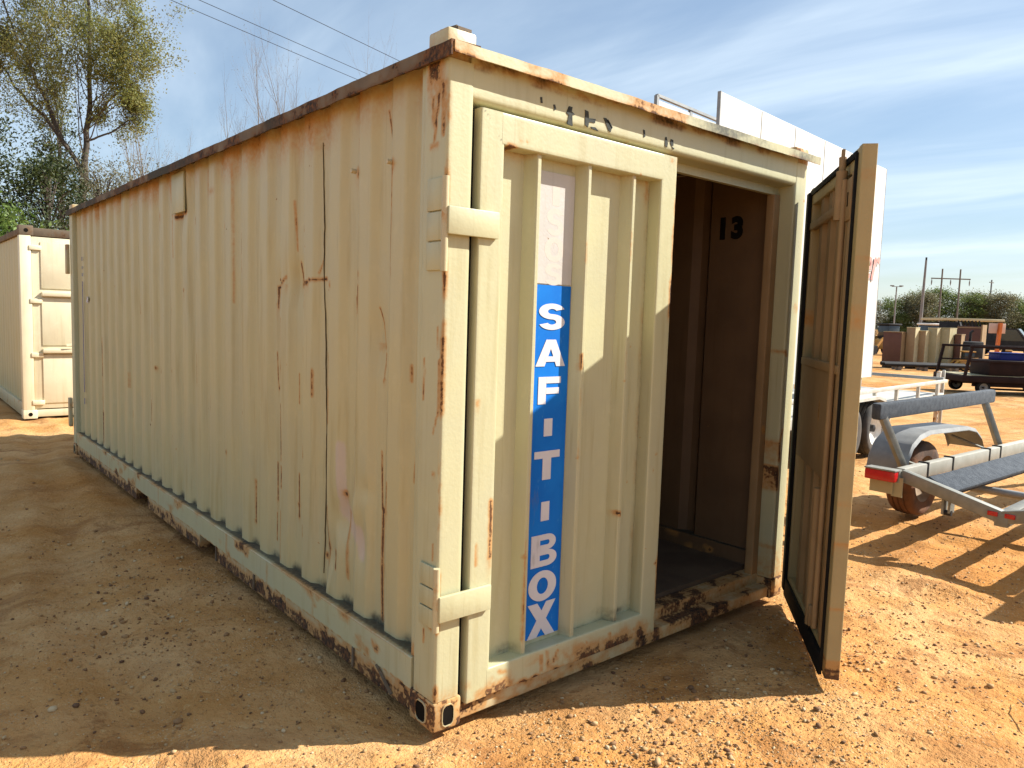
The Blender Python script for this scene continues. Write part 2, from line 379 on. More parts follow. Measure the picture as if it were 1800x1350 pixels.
def ground_mat():
    m, nt, b = new_mat('sandy_clay'); 
    tc = nt.nodes.new('ShaderNodeTexCoord'); o = tc.outputs['Object']
    big = noise(nt, .35, 3, o); mid = noise(nt, 1.9, 4, o, .62); fin = noise(nt, 26, 4, o, .7); tr = noise(nt, 1.1, 3, o, .5, .4, (.35, 2.2, 1))
    c = mix(nt, ramp(nt, mid, .33, .68), (.435, .225, .074), (.55, .335, .150))
    c = mix(nt, ramp(nt, big, .42, .66, 0, .75), c, (.43, .18, .038))
    c = mix(nt, ramp(nt, tr, .52, .74, 0, .6), c, (.25, .108, .029))
    c = mix(nt, ramp(nt, fin, .56, .74, 0, .55), c, (.19, .09, .030))
    c = mix(nt, ramp(nt, fin, .42, .30, 0, .5), c, (.60, .42, .20))
    vo = nt.nodes.new('ShaderNodeTexVoronoi'); vo.inputs['Scale'].default_value = 75; nt.links.new(o, vo.inputs['Vector'])
    peb = ramp(nt, vo.outputs['Distance'], .38, .2)
    sel = math_node(nt, 'MULTIPLY', peb, ramp(nt, noise(nt, 3.3, 3, o), .44, .62))
    hs = nt.nodes.new('ShaderNodeHueSaturation'); hs.inputs['Saturation'].default_value = .0; nt.links.new(vo.outputs['Color'], hs.inputs['Color'])
    pc = mix(nt, hs.outputs[0], (.18, .09, .04), (.55, .42, .25))
    c = mix(nt, math_node(nt, 'MULTIPLY', sel, .65), c, pc)
    dk = ramp(nt, noise(nt, 2.6, 5, o, .68, .8), .50, .62, 0, .58)
    c = mix(nt, math_node(nt, 'MULTIPLY', dk, ramp(nt, noise(nt, .5, 2, o), .40, .60)), c, (.20, .078, .024))
    nt.links.new(c, b.inputs['Base Color']); b.inputs['Roughness'].default_value = .95
    b.inputs['Specular IOR Level'].default_value = .15
    h = math_node(nt, 'ADD', math_node(nt, 'MULTIPLY', noise(nt, 26, 3, o, .75), 1.0), math_node(nt, 'MULTIPLY', noise(nt, 5, 2, o), 1.5))
    bump(nt, b, h, 1.0, .02)
    return m
GROUND = ground_mat()
def pebble_mat():
    m, nt, b = new_mat('mixed_pebbles')
    at = nt.nodes.new('ShaderNodeAttribute'); at.attribute_name = 'tone'
    cr_ = nt.nodes.new('ShaderNodeValToRGB'); e = cr_.color_ramp; e.elements[0].color = rgb((.11, .05, .022)); e.elements[1].color = rgb((.52, .40, .24))
    for p, q in ((.35, (.28, .15, .06)), (.6, (.37, .22, .09)), (.85, (.44, .30, .15))):
        k = e.elements.new(p); k.color = rgb(q)
    nt.links.new(at.outputs['Fac'], cr_.inputs[0]); nt.links.new(cr_.outputs[0], b.inputs['Base Color']); b.inputs['Roughness'].default_value = .85
    return m
PEBBLE = pebble_mat()

# ------------------------------------------------------------------ ground
W, Lc, H = 2.438, 6.67, 2.564
def ground_h(x, y):
    near = np.clip(1-np.hypot(x-1, y-1)/30, 0, 1)
    h = (fbm(x*.8, y*.8, 3)-.5)*.07+(fbm(x*4, y*4, 9)-.5)*.042+(fbm(x*15, y*15, 5, 3)-.5)*.022
    # tyre ruts running past the left side and across the yard
    rut = np.zeros_like(x)
    for x0, s, yy in ((-.95, .10, 0), (-2.2, .08, 0), (3.2, -.18, 0), (4.6, -.2, 0)):
        d = (x-x0-s*y-.05*np.sin(y*1.7)); k = np.exp(-(d/.13)**2)
        rut = rut-.022*k+.012*np.exp(-((np.abs(d)-.22)/.08)**2)+k*.007*np.sin(y*28+d*14)
    h = (h+rut)*near
    inside = np.clip((np.minimum.reduce([x+.18, 2.62-x, y+.12, 6.85-y]))/.15, 0, 1)
    h = h*(1-.55*inside)-.028*inside
    ridge = np.exp(-(((x-2.02)*.64-(y+.36)*.77)/.09)**2)*np.exp(-(((x-2.02)*.77+(y+.36)*.64)/.55)**2)
    h = h+.018*ridge
    return np.minimum(h, .03)-.012
def build_ground():
    def axis(a, b, step, far):
        c = list(np.arange(a, b, step)); s = step; lo = [a]; hi = [c[-1]]
        while hi[-1] < far: s *= 1.17; hi.append(hi[-1]+s)
        s = step
        while lo[-1] > -far: s *= 1.17; lo.append(lo[-1]-s)
        return np.array(lo[1:][::-1]+c+hi[1:])
    xs = axis(-3.2, 8.5, .035, 900); ys = axis(-2.4, 8.5, .035, 900)
    X, Y = np.meshgrid(xs, ys); Z = ground_h(X, Y)
    V = np.stack([X.ravel(), Y.ravel(), Z.ravel()], 1); nx, ny = len(xs), len(ys)
    i = np.arange(nx*ny).reshape(ny, nx)
    F = np.stack([i[:-1, :-1].ravel(), i[:-1, 1:].ravel(), i[1:, 1:].ravel(), i[1:, :-1].ravel()], 1)
    me = bpy.data.meshes.new('ground'); me.vertices.add(len(V)); me.vertices.foreach_set('co', V.ravel())
    me.loops.add(F.size); me.loops.foreach_set('vertex_index', F.ravel()); me.polygons.add(len(F))
    me.polygons.foreach_set('loop_start', np.arange(len(F))*4); me.polygons.foreach_set('loop_total', np.full(len(F), 4))
    me.polygons.foreach_set('use_smooth', np.ones(len(F), bool)); me.update(); me.validate()
    me.materials.append(GROUND); o = bpy.data.objects.new('ground', me); col.objects.link(o); tag(o, kind='structure')
build_ground()
def gh(x, y): return float(ground_h(np.array([x]), np.array([y]))[0])

# ------------------------------------------------------------------ main container
box = empty('shipping_container', (0, 0, 0), 0, 'rusty cream steel storage container with a blue lettered strip and one door open', 'container')

def prof_x(y, x_out=.042, x_in=.068, per=.2675, y0=.34):
    """trapezoid corrugation of the long walls"""
    t = np.mod(y-y0, per)
    a, b, c = .095, .145, .220
    r = np.where(t < a, 0, np.where(t < b, (t-a)/(b-a), np.where(t < c, 1, (per-t)/(per-c))))
    r = r*r*(3-2*r)*.5+r*.5
    return x_out+(x_in-x_out)*r
SIDE_RUST = [
    ([(1.602, 1.68), (1.52, 1.69), (1.446, 1.73)], .008, .85, .08), ([(1.602, 1.68), (1.590, 1.58)], .008, .8, .14),
    ([(1.332, 1.80), (1.324, 1.70)], .007, .95, .06), ([(1.324, 1.69), (1.20, 1.70)], .010, 1.0, .09), ([(1.18, 1.71), (1.04, 1.715)], .007, .9, .03),
    ([(1.08, 1.80), (1.11, 1.74)], .005, .7), ([(1.38, 2.10), (1.36, 1.86)], .006, .6),
    ([(.560, 1.588), (.535, 1.53), (.525, 1.47), (.51, 1.42)], .0035, .78, .04), ([(.50, 1.40), (.505, 1.34), (.515, 1.28)], .0035, .75, .05),
    ([(.747, 2.30), (.742, 2.19)], .005, .8), ([(.742, 2.165)], .022, 1.0, .17), ([(.508, 2.38), (.47, 2.25), (.455, 2.17)], .005, .95), ([(.445, 2.155)], .020, 1.0, .12),
    ([(1.60, 1.34), (1.587, 1.18)], .006, .75), ([(1.575, 1.155)], .010, 1.0, .08), ([(1.60, .75), (1.594, .55)], .007, .85, .15), ([(1.60, .48), (1.60, .33)], .006, .7),
    ([(1.897, .60), (1.89, .36)], .007, .8, .06), ([(2.303, .70)], .012, 1.0, .10), ([(2.07, .60)], .012, 1.0, .10), ([(2.36, .75), (2.30, .70)], .006, .7),
    ([(.518, .98), (.505, .74), (.489, .735)], .006, .85), ([(.495, .74), (.505, .48)], .009, 1.0, .05), ([(.505, .48), (.497, .26)], .009, 1.0),
    ([(.74, 1.22), (.744, 1.04)], .006, .85, .05), ([(.74, .92), (.75, .66)], .006, .8), ([(.75, 1.63), (.745, 1.55)], .007, .85, .06),
    ([(.97, 1.20), (.97, 1.05)], .005, .6), ([(1.00, .62), (.98, .45)], .010, .8, .05), ([(.80, .66), (.80, .36)], .014, .55), ([(.83, .74)], .014, .7, .10),
    ([(.90, .45), (.90, .38)], .012, .9), ([(1.02, .40)], .014, .9), ([(1.33, 1.25), (1.33, 1.10)], .005, .7), ([(1.33, .74), (1.325, .52)], .006, .8, .06), ([(1.33, .58)], .012, .9, .03),
    ([(1.14, 1.28), (1.14, 1.16)], .008, .75), ([(3.8, 1.10)], .012, .9, .08), ([(4.6, 1.0), (4.6, .88)], .008, .7), ([(3.4, 1.7), (3.4, 1.6)], .008, .5, .08),
    ([(5.5, 1.25), (5.5, .3)], .012, .55), ([(5.5, .55), (5.52, .3)], .022, .95), ([(3.05, 2.19), (3.28, 2.17)], .014, .9, .05), ([(2.66, 2.40), (2.66, 2.27)], .018, .42), ([(2.60, 2.27), (2.50, 2.27)], .02, .40),
    ([(2.2, 2.4), (2.19, 1.6)], .008, .45), ([(3.35, 2.42), (3.32, 1.9)], .010, .45), ([(4.4, 2.36)], .05, .35, .1), ([(3.65, 2.2)], .03, .5, .1),
    ([(2.85, 2.13), (2.85, 2.1)], .010, .8), ([(.30, 1.36), (.30, 1.30)], .006, .7), ([(.26, 1.0), (.27, .9)], .006, .6), ([(.245, .62), (.25, .5)], .006, .8)]
rs = np.random.default_rng(3)
for i in range(150):
    yy = .61+.2675*int(rs.integers(0, 22))-.16+rs.normal(0, .01); zz = rs.uniform(.28, 2.2); l = rs.choice([.01, .02, .05, .12, .25])*rs.uniform(.6, 1.4)
    SIDE_RUST.append(([(yy, zz), (yy+rs.normal(0, .006), zz-l)], rs.uniform(.004, .007), rs.uniform(.55, 1.0), rs.choice([0, .05, .12])))
def side_fn(co, h, v):
    n = fbm(h*6, v*2.2, 21); t = np.clip((v-2.22)/.22, 0, 1)
    r = t*np.clip(n-.12, 0, 1)*1.25
    b = np.clip((.30-v)/.08, 0, 1); inner = np.clip((co[:, 0]-.052)/.014, 0, 1)
    g = b*(.25+.55*inner)*np.clip(n*2.2, .4, 1.2)
    return np.clip(r, 0, 1), g
def dents(y, z):
    """dents hammered into the lower near part of the wall and slow oil canning"""
    d = .006*(fbm(y*1.6, z*1.3, 31)-.5)*2
    for (cy, cz, sy, sz, a) in ((.86, .62, .07, .10, .030), (.95, .42, .06, .12, .026), (.80, .50, .05, .14, -.012), (.66, .56, .05, .12, .024), (.72, .70, .04, .06, -.012), (1.35, 1.70, .09, .10, .018), (1.56, 1.68, .05, .08, .016), (.55, 1.45, .05, .12, .014), (3.15, 2.2, .2, .12, .012), (.62, .8, .05, .05, .010)):
        d = d+a*np.exp(-((y-cy)/sy)**2-((z-cz)/sz)**2)
    return d
def wall(name, x_of, ys, zs, wear=None, mat=CREAM, dent=True):
    Y, Z = np.meshgrid(np.array(ys), np.array(zs)); X = x_of(Y)
    if dent: X = X+dents(Y, Z)*np.clip((Z-.23)/.06, 0, 1)*np.clip((2.48-Z)/.06, 0, 1)
    nx = len(ys); i = np.arange(Y.size).reshape(Y.shape)
    F = np.stack([i[:-1, :-1].ravel(), i[:-1, 1:].ravel(), i[1:, 1:].ravel(), i[1:, :-1].ravel()], 1)
    b = MB(); b.v = list(map(tuple, np.stack([X.ravel(), Y.ravel(), Z.ravel()], 1))); b.f = list(map(tuple, F))
    return b.build(name, mat, box, 40, wear)
ys_fine = [.14]+lin(.15, 1.8, .0075)+lin(1.812, 3.6, .013)+lin(3.62, 6.55, .0205)
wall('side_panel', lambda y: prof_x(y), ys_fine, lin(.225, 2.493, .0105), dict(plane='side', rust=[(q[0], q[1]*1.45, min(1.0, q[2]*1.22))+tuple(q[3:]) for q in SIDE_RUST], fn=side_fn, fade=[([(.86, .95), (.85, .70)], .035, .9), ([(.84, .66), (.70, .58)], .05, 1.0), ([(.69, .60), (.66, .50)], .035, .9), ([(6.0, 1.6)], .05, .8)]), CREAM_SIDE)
def prof_wide(y):
    t = np.mod(y-.10, .50); r = np.clip(np.minimum((t-.05)/.04, (.50-t)/.04), 0, 1); return .035+.043*r
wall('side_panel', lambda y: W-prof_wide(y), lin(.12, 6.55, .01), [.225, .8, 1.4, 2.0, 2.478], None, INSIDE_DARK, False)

# dark caulked crack and the small fittings on the left wall
def crack():
    b = MB(); pts = [(1.093, 2.342), (1.082, 2.15), (1.066, 1.953), (1.070, 1.80), (1.064, 1.69), (1.050, 1.56), (1.040, 1.42), (1.034, 1.22), (1.024, 1.018), (1.027, .88), (1.024, .744), (1.036, .52), (1.046, .306)]
    P = []
    for (a, c), (a2, c2) in zip(pts[:-1], pts[1:]):
        for k in range(6): P.append((a+(a2-a)*k/6+random.gauss(0, .0012), c+(c2-c)*k/6))
    P.append(pts[-1])
    Y = np.array([q[0] for q in P]); Z = np.array([q[1] for q in P]); n = len(P)
    w = np.array([.0014+.0040*abs(math.sin(i*.13))*random.uniform(.5, 1) for i in range(n)]); w[0] = .001
    V = []; F = []
    for i in range(n):
        for s in (-1, 1):
            yy = Y[i]+s*w[i]; x = float(prof_x(np.array([yy]))[0]+dents(np.array([yy]), np.array([Z[i]]))[0])-.0035; V.append((x, yy, Z[i]))
        V.append((V[-1][0]+.006, Y[i], Z[i]))
    for i in range(n-1): F += [(3*i, 3*i+1, 3*i+4, 3*i+3), (3*i, 3*i+3, 3*i+5, 3*i+2), (3*i+1, 3*i+2, 3*i+5, 3*i+4)]
    b.add(V, F).build('caulk_line', CRACK, box)
crack()
MB().box((.026, 3.03, 2.19), (.039, 3.29, 2.452), .003).build('vent_cover', CREAM, box, 40)
for y in (.742, .447):
    MB().lathe([(0, -.012), (.008, -.012), (.010, -.008), (.010, .012)], (.036, y, 2.165), 'x', 8).build('bolt', CREAM_RUSTY, box, 40)
b = MB(); zz = 2.02
for z0, z1 in ((2.02, 1.98), (1.93, 1.90), (1.86, 1.83), (1.78, .68), (.62, .56)): b.box((.0275, 6.235, z1), (.031, 6.25, z0))
b.build('blue_tape_stripe', BLUE_LINE, box)
b = MB(); b.add([(.030+.006*math.sin(k*2.3), 6.03+.06*math.cos(t)*(.6+.4*math.sin(3*t+k)), 1.6+.07*math.sin(t)*(.7+.3*math.cos(2*t))) for k, t in enumerate(np.linspace(0, 6.0, 11))], [tuple(range(11))])
b.build('sticker_remnant', WHITE_VINYL, box)

def near_ground_rust(lo, hi, amt, seed=4):
    def fn(co, h, v):
        n = fbm(h*9, v*9, seed); return np.clip((hi-v)/(hi-lo), 0, 1)*amt*np.clip(n*2.1, 0, 1.3), np.zeros_like(v)
    return fn
# corner posts
POST_RUST_F = [([(.004, 2.02), (.006, 1.92)], .006, .9, .2), ([(.004, 1.70), (.006, 1.62)], .006, .8, .1), ([(.03, .18), (.05, .16)], .018, .8, .06), ([(.09, .33)], .008, .7)]
def post_fn_side(co, h, v):
    e = np.exp(-(np.hypot(co[:, 0], co[:, 1])/.016)**2); n = fbm(v*7+3, h*30, 41); n2 = fbm(v*3, h*14, 43)
    r = e*np.clip((n-.42)*5, 0, 1)*.95
    top = np.clip((v-2.16)/.22, 0, 1)*np.clip((n2-.36)*3.2, 0, 1)*np.clip((.10-co[:, 0])/.05, 0, 1)*(co[:, 0] < .01)
    low = np.clip((.20-v)/.14, 0, 1)*np.clip(n2*2, 0, 1)*.7
    return np.maximum.reduce([r, top, low]), .45*np.clip((.06-v)/.04, 0, 1)
post_strokes = [([(.115, 1.40), (.11, 1.36), (.118, 1.25)], .006, .9), ([(.03, 1.52), (.028, 1.44)], .006, .9), ([(.02, 1.40), (.018, 1.22), (.05, 1.13)], .006, .85), ([(.04, .98)], .008, .8, .04), ([(.03, .72), (.03, .66)], .006, .9), ([(.04, .48), (.035, .40)], .010, .9, .04), ([(.08, .38), (.08, .33)], .008, .8), ([(.09, .60)], .006, .8, .05), ([(.05, 2.36), (.07, 2.25), (.08, 2.18)], .009, .95), ([(.09, 2.33), (.085, 2.24)], .010, .95), ([(.03, 2.38), (.025, 2.2)], .012, .9), ([(.06, 2.17), (.10, 2.16)], .010, .8, .03)]
MB().sweep(rrect(0, .112, 0, .150, .010, .011), 'z', lin(.118, 2.455, .010)).build('corner_post', CREAM, box, 40, dict(plane='side', rust=post_strokes, fn=post_fn_side))
MB().sweep(rrect(.012, .05, .150, .186, .006, .012), 'z', lin(.236, 2.455, .011)).build('post_lip', CREAM, box, 40, dict(plane='side', rust=[([(.165, 2.36), (.165, 2.12)], .012, .42), ([(.17, .98), (.17, .72)], .006, .8), ([(.17, .62), (.168, .42)], .007, .85)], fn=near_ground_rust(.24, .34, .7)))
RP = [([(2.330, .90), (2.336, .80)], .012, 1.0, .05), ([(2.326, .76), (2.332, .64)], .014, 1.0, .05), ([(2.33, 1.42), (2.34, 1.40)], .012, .9), ([(2.40, 1.68), (2.42, 1.66)], .02, .5, .06), ([(2.35, .98), (2.33, .90)], .012, .8), ([(2.33, .30), (2.40, .20)], .02, .5), ([(2.42, 2.26), (2.438, 2.26)], .008, .8)]
MB().sweep(rrect(2.322, W, 0, .13, .010, .012), 'z', lin(.118, 2.455, .011)).build('corner_post', CREAM, box, 40, dict(plane='front', rust=RP, fn=near_ground_rust(.1, .4, .6)))
for x0, x1 in ((0, .11), (W-.11, W)):
    MB().sweep(rrect(x0, x1, Lc-.13, Lc, .010, .03), 'z', lin(.118, 2.455, .04)).build('corner_post', CREAM, box, 40)
# corner castings with their oval holes (their inner shade painted as flat black discs)
def casting(lo, hi, hole_faces, mat=CASTING):
    bm = bmesh.new(); bmesh.ops.create_cube(bm, size=1)
    for q in bm.verts: q.co = Vector([(lo[i]+hi[i])/2+q.co[i]*(hi[i]-lo[i]) for i in range(3)])
    bmesh.ops.bevel(bm, geom=bm.edges[:], offset=.010, segments=2, affect='EDGES', profile=.5)
    me = bpy.data.meshes.new('corner_casting'); bm.to_mesh(me); bm.free(); me.materials.append(mat)
    o = bpy.data.objects.new('corner_casting', me); col.objects.link(o); o.parent = box
    me.polygons.foreach_set('use_smooth', [True]*len(me.polygons)); me.set_sharp_from_angle(angle=R(40))
    rr_ = np.random.default_rng(int(abs(lo[0]*100+lo[1]*37+lo[2]*11))+5)
    apply_wear(me, dict(fn=lambda co, h_, v_: (np.clip(.62+rr_.normal(0, .22, len(v_))+.25*(co[:, 2] < lo[2]+.02), 0, 1)*(1 if lo[2] < 1 else .55), np.zeros(len(v_)))))
    for ax, side, w, h in hole_faces:
        c = [(lo[i]+hi[i])/2 for i in range(3)]; pts = []
        for k in range(16):
            t = 2*math.pi*k/16; a = math.copysign(min(abs(math.cos(t))*1.25, 1), math.cos(t))*w/2; b_ = math.copysign(min(abs(math.sin(t))*1.1, 1), math.sin(t))*h/2
            pts.append((a, b_))
        m = MB(); f = lo[ax] if side < 0 else hi[ax]; cen = c[:]; a_i = 1 if ax == 0 else 0
        # ring lip round a flat black disc
        for (e0, s0), (e1, s1) in (((.0045, 1.10), (.0045, 1.0)), ((.0045, 1.0), (.0015, .99)), ((.0045, 1.10), (-.002, 1.14))):
            V = []
            for e, s in ((e0, s0), (e1, s1)):
                for a, b_ in pts:
                    p = cen[:]; p[ax] = f+side*e; p[a_i] = cen[a_i]+a*s; p[2] = cen[2]+b_*s; V.append(p)
            m.add(V, [(k, (k+1) % 16, 16+(k+1) % 16, 16+k) for k in range(16)])
        m.build('casting_lip', mat, o, 40)
        m = MB(); V = []
        for a, b_ in pts:
            p = cen[:]; p[ax] = f+side*.0018; p[a_i] = cen[a_i]+a; p[2] = cen[2]+b_; V.append(p)
        m.add(V, [tuple(range(16))]).build('hole_shade_disc', BLACK_PAINT, o)
    return o
cast0 = casting((-.006, -.006, 0), (.122, .165, .117), [(0, -1, .065, .075), (1, -1, .05, .078)])
casting((W-.12, -.004, 0), (W+.006, .165, .116), [])
casting((-.006, Lc-.165, 0), (.122, Lc+.006, .117), [(0, -1, .065, .075)])
casting((W-.12, Lc-.165, 0), (W+.006, Lc+.006, .116), [])
casting((.002, .012, 2.452), (.128, .135, 2.565), [], CREAM)
casting((W-.105, .012, 2.452), (W+.028, .165, 2.545), [], CREAM_RUSTY)
casting((.002, Lc-.15, 2.452), (.128, Lc+.004, 2.556), [], CREAM)
casting((W-.12, Lc-.15, 2.452), (W, Lc+.004, 2.55), [], CREAM)
b = MB(); b.beam((.05, .028, 2.572), (.11, .028, 2.572), .012, .012); b.beam((.05, .028, 2.575), (.045, .12, 2.58), .006, .014); b.beam((.11, .028, 2.575), (.115, .12, 2.575), .006, .012)
b.build('lifting_slot', RUST_RAIL, box)

# bottom rails
def rail_fn(co, h, v):
    n = fbm(h*7, v*9, 51); n2 = fbm(h*2.1, v*3, 53); n3 = fbm(h*40, v*4, 55)
    low = np.clip((.11-v)/.05, 0, 1)*(.55+.6*n)
    ln = .85*np.exp(-((v-.108)/.006)**2)*np.clip((n3-.25)*3, 0, 1)+.8*np.exp(-((v-.062)/.007)**2)*np.clip(n*2, 0, 1)
    sp = np.clip((n-.47)*6, 0, 1)*np.clip((n2-.36)*4, 0, 1)*.95; dr = np.clip((fbm(h*22, v*1.2, 57)-.58)*6, 0, 1)*.6; sp = np.maximum(sp, dr)
    led = np.clip((v-.222)/.012, 0, 1)*np.clip(n*1.5, 0, 1)*.7
    return np.maximum.reduce([low, ln, sp, led]), np.clip((v-.224)/.01, 0, 1)*.75*np.clip((co[:, 0]-.0)/.03, 0, 1)
def bottom_rail(xs, mat=CREAM, mat2=CREAM_RUSTY):
    zmap = lambda p: [(xs(a), z) for a, z in p]
    b = MB(); prof = [(.0, .108), (.0, .232), (.004, .236), (.105, .236), (.105, .108)]
    dense = []
    for (a, z), (a2, z2) in zip(prof, prof[1:]+prof[:1]):
        n = max(1, int(math.hypot(a2-a, z2-z)/.012)); dense += [(a+(a2-a)*k/n, z+(z2-z)*k/n) for k in range(n)]
    b.sweep(zmap(dense), 'y', lin(.162, Lc-.16, .02))
    b.build('bottom_rail', mat, box, 40, dict(plane='side', fn=rail_fn))
    # lower flange interrupted by the two fork pockets
    b = MB()
    for y0, y1 in ((.163, 2.36), (2.68, 3.89), (4.22, Lc-.163)):
        dense = rrect(.006, .095, .012, .1065, .004, .014); b.sweep(zmap(dense), 'y', lin(y0, y1, .02))
    b.build('bottom_flange', mat2, box, 40, dict(plane='side', fn=rail_fn))
bottom_rail(lambda a: a)
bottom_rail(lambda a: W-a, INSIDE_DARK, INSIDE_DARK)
for y in (.62, 1.75, 2.35): MB().box((-.004, y, .02), (.004, y+.012, .108)).build('weld_strip', RUST_RAIL, box)
b = MB(); b.beam((-.003, .42, .11), (-.003, .30, .03), .006, .012, (1, 0, 0)); b.build('weld_strip', RUST_RAIL, box)
# front sill and threshold
def sill_fn(co, h, v):
    n = fbm(h*8, v*10+co[:, 1]*9, 61); n3 = fbm(h*3, v*3, 63)
    return np.clip(.22+.6*np.clip((n-.34)*2.4, 0, 1)+.2*(h > 1.2), 0, 1)*np.clip(.45+n3, 0, 1), np.zeros_like(v)
MB().sweep(rrect(.012, .11, .008, .070, .006, .014), 'x', lin(.123, W-.121, .014)).build('front_sill', CREAM_RUSTY, box, 40, dict(plane='front', fn=sill_fn))
MB().sweep(rrect(.085, .175, .055, .128, .006, .016), 'x', lin(.123, W-.121, .018)).build('threshold', CREAM_RUSTY, box, 40, dict(plane='front', fn=sill_fn))
MB().sweep(rrect(Lc-.1, Lc-.01, .01, .236, .006, .05), 'x', lin(.123, W-.121, .2)).build('rear_sill', CREAM_RUSTY, box, 40)
# header with rounded lower inside edge, and the top rails that overhang
def header_fn(co, h, v):
    n = fbm(h*7, v*12, 71); return np.clip((v-2.43)/.02, 0, 1)*np.clip((n-.3)*2, 0, .8), np.clip((v-2.42)/.03, 0, 1)*np.clip((n-.35)*2, 0, .6)
hp = []
pr = [(.002, 2.4885), (.002, 2.352)]+[(.002+.022*(1-math.cos(t)), 2.352-.022*math.sin(t)) for t in np.linspace(.3, 1.57, 4)]+[(.10, 2.326), (.10, 2.285), (.128, 2.285), (.128, 2.4885)]
for (a, z), (a2, z2) in zip(pr, pr[1:]+pr[:1]):
    n = max(1, int(math.hypot(a2-a, z2-z)/.014)); hp += [(a+(a2-a)*k/n, z+(z2-z)*k/n) for k in range(n)]
MB().sweep(hp, 'x', lin(.098, 2.336, .014)).build('header', CREAM, box, 40, dict(plane='front', fn=header_fn, rust=[([(.95, 2.33)], .01, .6)]))
MB().box((.11, Lc-.12, 2.30), (W-.11, Lc, 2.452), .006).build('header', CREAM, box, 40)
# inner reveal of the right jamb
MB().sweep(rrect(2.262, 2.321, .085, .135, .006, .014), 'z', lin(.128, 2.284, .014)).build('door_jamb', INSIDE, box, 40, dict(plane='front', fn=near_ground_rust(.1, .3, .5), rust=[([(2.29, .98), (2.30, .96)], .02, .8)]))
def toprail(name, prof, axis, t0, t1, fnseed, rusty, jag):
    dense = []
    for (a, z), (a2, z2) in zip(prof, prof[1:]+prof[:1]):
        n = max(1, int(math.hypot(a2-a, z2-z)/.012)); dense += [(a+(a2-a)*k/n, z+(z2-z)*k/n) for k in range(n)]
    b = MB(); b.sweep(dense, axis, lin(t0, t1, .018))
    V = np.array(b.v); k = 1 if axis == 'y' else 0
    V[:, 2] += (fbm(V[:, k]*2.3, V[:, k]*0, fnseed)-.5)*jag; V[:, 2] += (fbm(V[:, k]*14, V[:, k]*0+2, fnseed)-.5)*jag*.5
    b.v = list(map(tuple, V))
    def fn(co, h, v):
        n = fbm(h*5, v*8, fnseed); n2 = fbm(h*1.3, h*0+5, fnseed+2)
        return np.clip((n-(.38 if rusty < 1 else .30))*3*rusty*(.5+n2)+.8*np.clip((2.466-v)/.012, 0, 1)*n*1.4, 0, 1), np.clip((n2-.38)*3, 0, 1)*np.clip(n*1.8, 0, 1)*.9
    return b.build(name, CREAM if rusty < 1 else RUST_RAIL, box, 40, dict(plane='side' if axis == 'y' else 'front', fn=fn))
lip = .05
toprail('top_rail', [(-lip, 2.459), (-lip, 2.498), (.10, 2.504), (.10, 2.494), (-lip+.006, 2.489), (-lip+.006, 2.459)], 'x', -.012, W+.045, 81, .75, .008)
toprail('top_rail', [(-.026, 2.449), (-.026, 2.500), (.10, 2.5045), (.10, 2.4965), (-.019, 2.493), (-.019, 2.449)], 'y', -.048, Lc+.02, 83, 1.3, .012)
toprail('top_rail', [(W+.026, 2.449), (W+.026, 2.500), (W-.10, 2.5045), (W-.10, 2.4965), (W+.019, 2.493), (W+.019, 2.449)], 'y', .103, Lc+.02, 85, 1.3, .008)
toprail('top_rail', [(Lc+.03, 2.455), (Lc+.03, 2.498), (Lc-.10, 2.5055), (Lc-.10, 2.4955), (Lc+.024, 2.490), (Lc+.024, 2.455)], 'x', -.02, W+.02, 87, 1.3, .008)
MB().box((.095, .095, 2.478), (W-.095, Lc-.095, 2.492)).build('roof_panel', RUST_RAIL, box)
MB().box((.106, .178, .118), (W-.106, Lc-.102, .15)).build('floor_panel', PLYWOOD, box)
# rear wall of vertical ribs
b = MB(); xs = np.arange(.11, W-.1, .02); rear = [(x, Lc-.06-.03*(math.sin(x*23) > 0)) for x in xs]
for (x, y), (x2, y2) in zip(rear[:-1], rear[1:]): b.add([(x, y, .15), (x2, y2, .15), (x2, y2, 2.3), (x, y, 2.3)], [(0, 1, 2, 3)])
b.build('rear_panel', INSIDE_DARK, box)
# hinge brackets welded to the post side, with pins
for z0, z1, zz in ((1.72, 2.05, (1.95, 1.85)), (.40, .64, (.54, .44))):
    b = MB(); zs = [z1, z1-(z1-z0)*.36, z1-(z1-z0)*.68, z0]
    for a, c in zip(zs[:-1], zs[1:]): b.box((-.010, .006, c+.004), (-.0005, .105, a-.001), .003)
    b.build('hinge_bracket', CREAM, box, 40)
    MB().tube([(-.008, -.008, z0), (-.008, -.008, z1)], .013, 10).build('hinge_pin', CREAM_RUSTY, box, 40)
for z0, z1 in ((1.86, 2.16), (.28, .58)): MB().box((-.035, Lc-.01, z0), (-.002, Lc+.06, z1), .006).build('hinge_bracket', CREAM_RUSTY, box, 40)

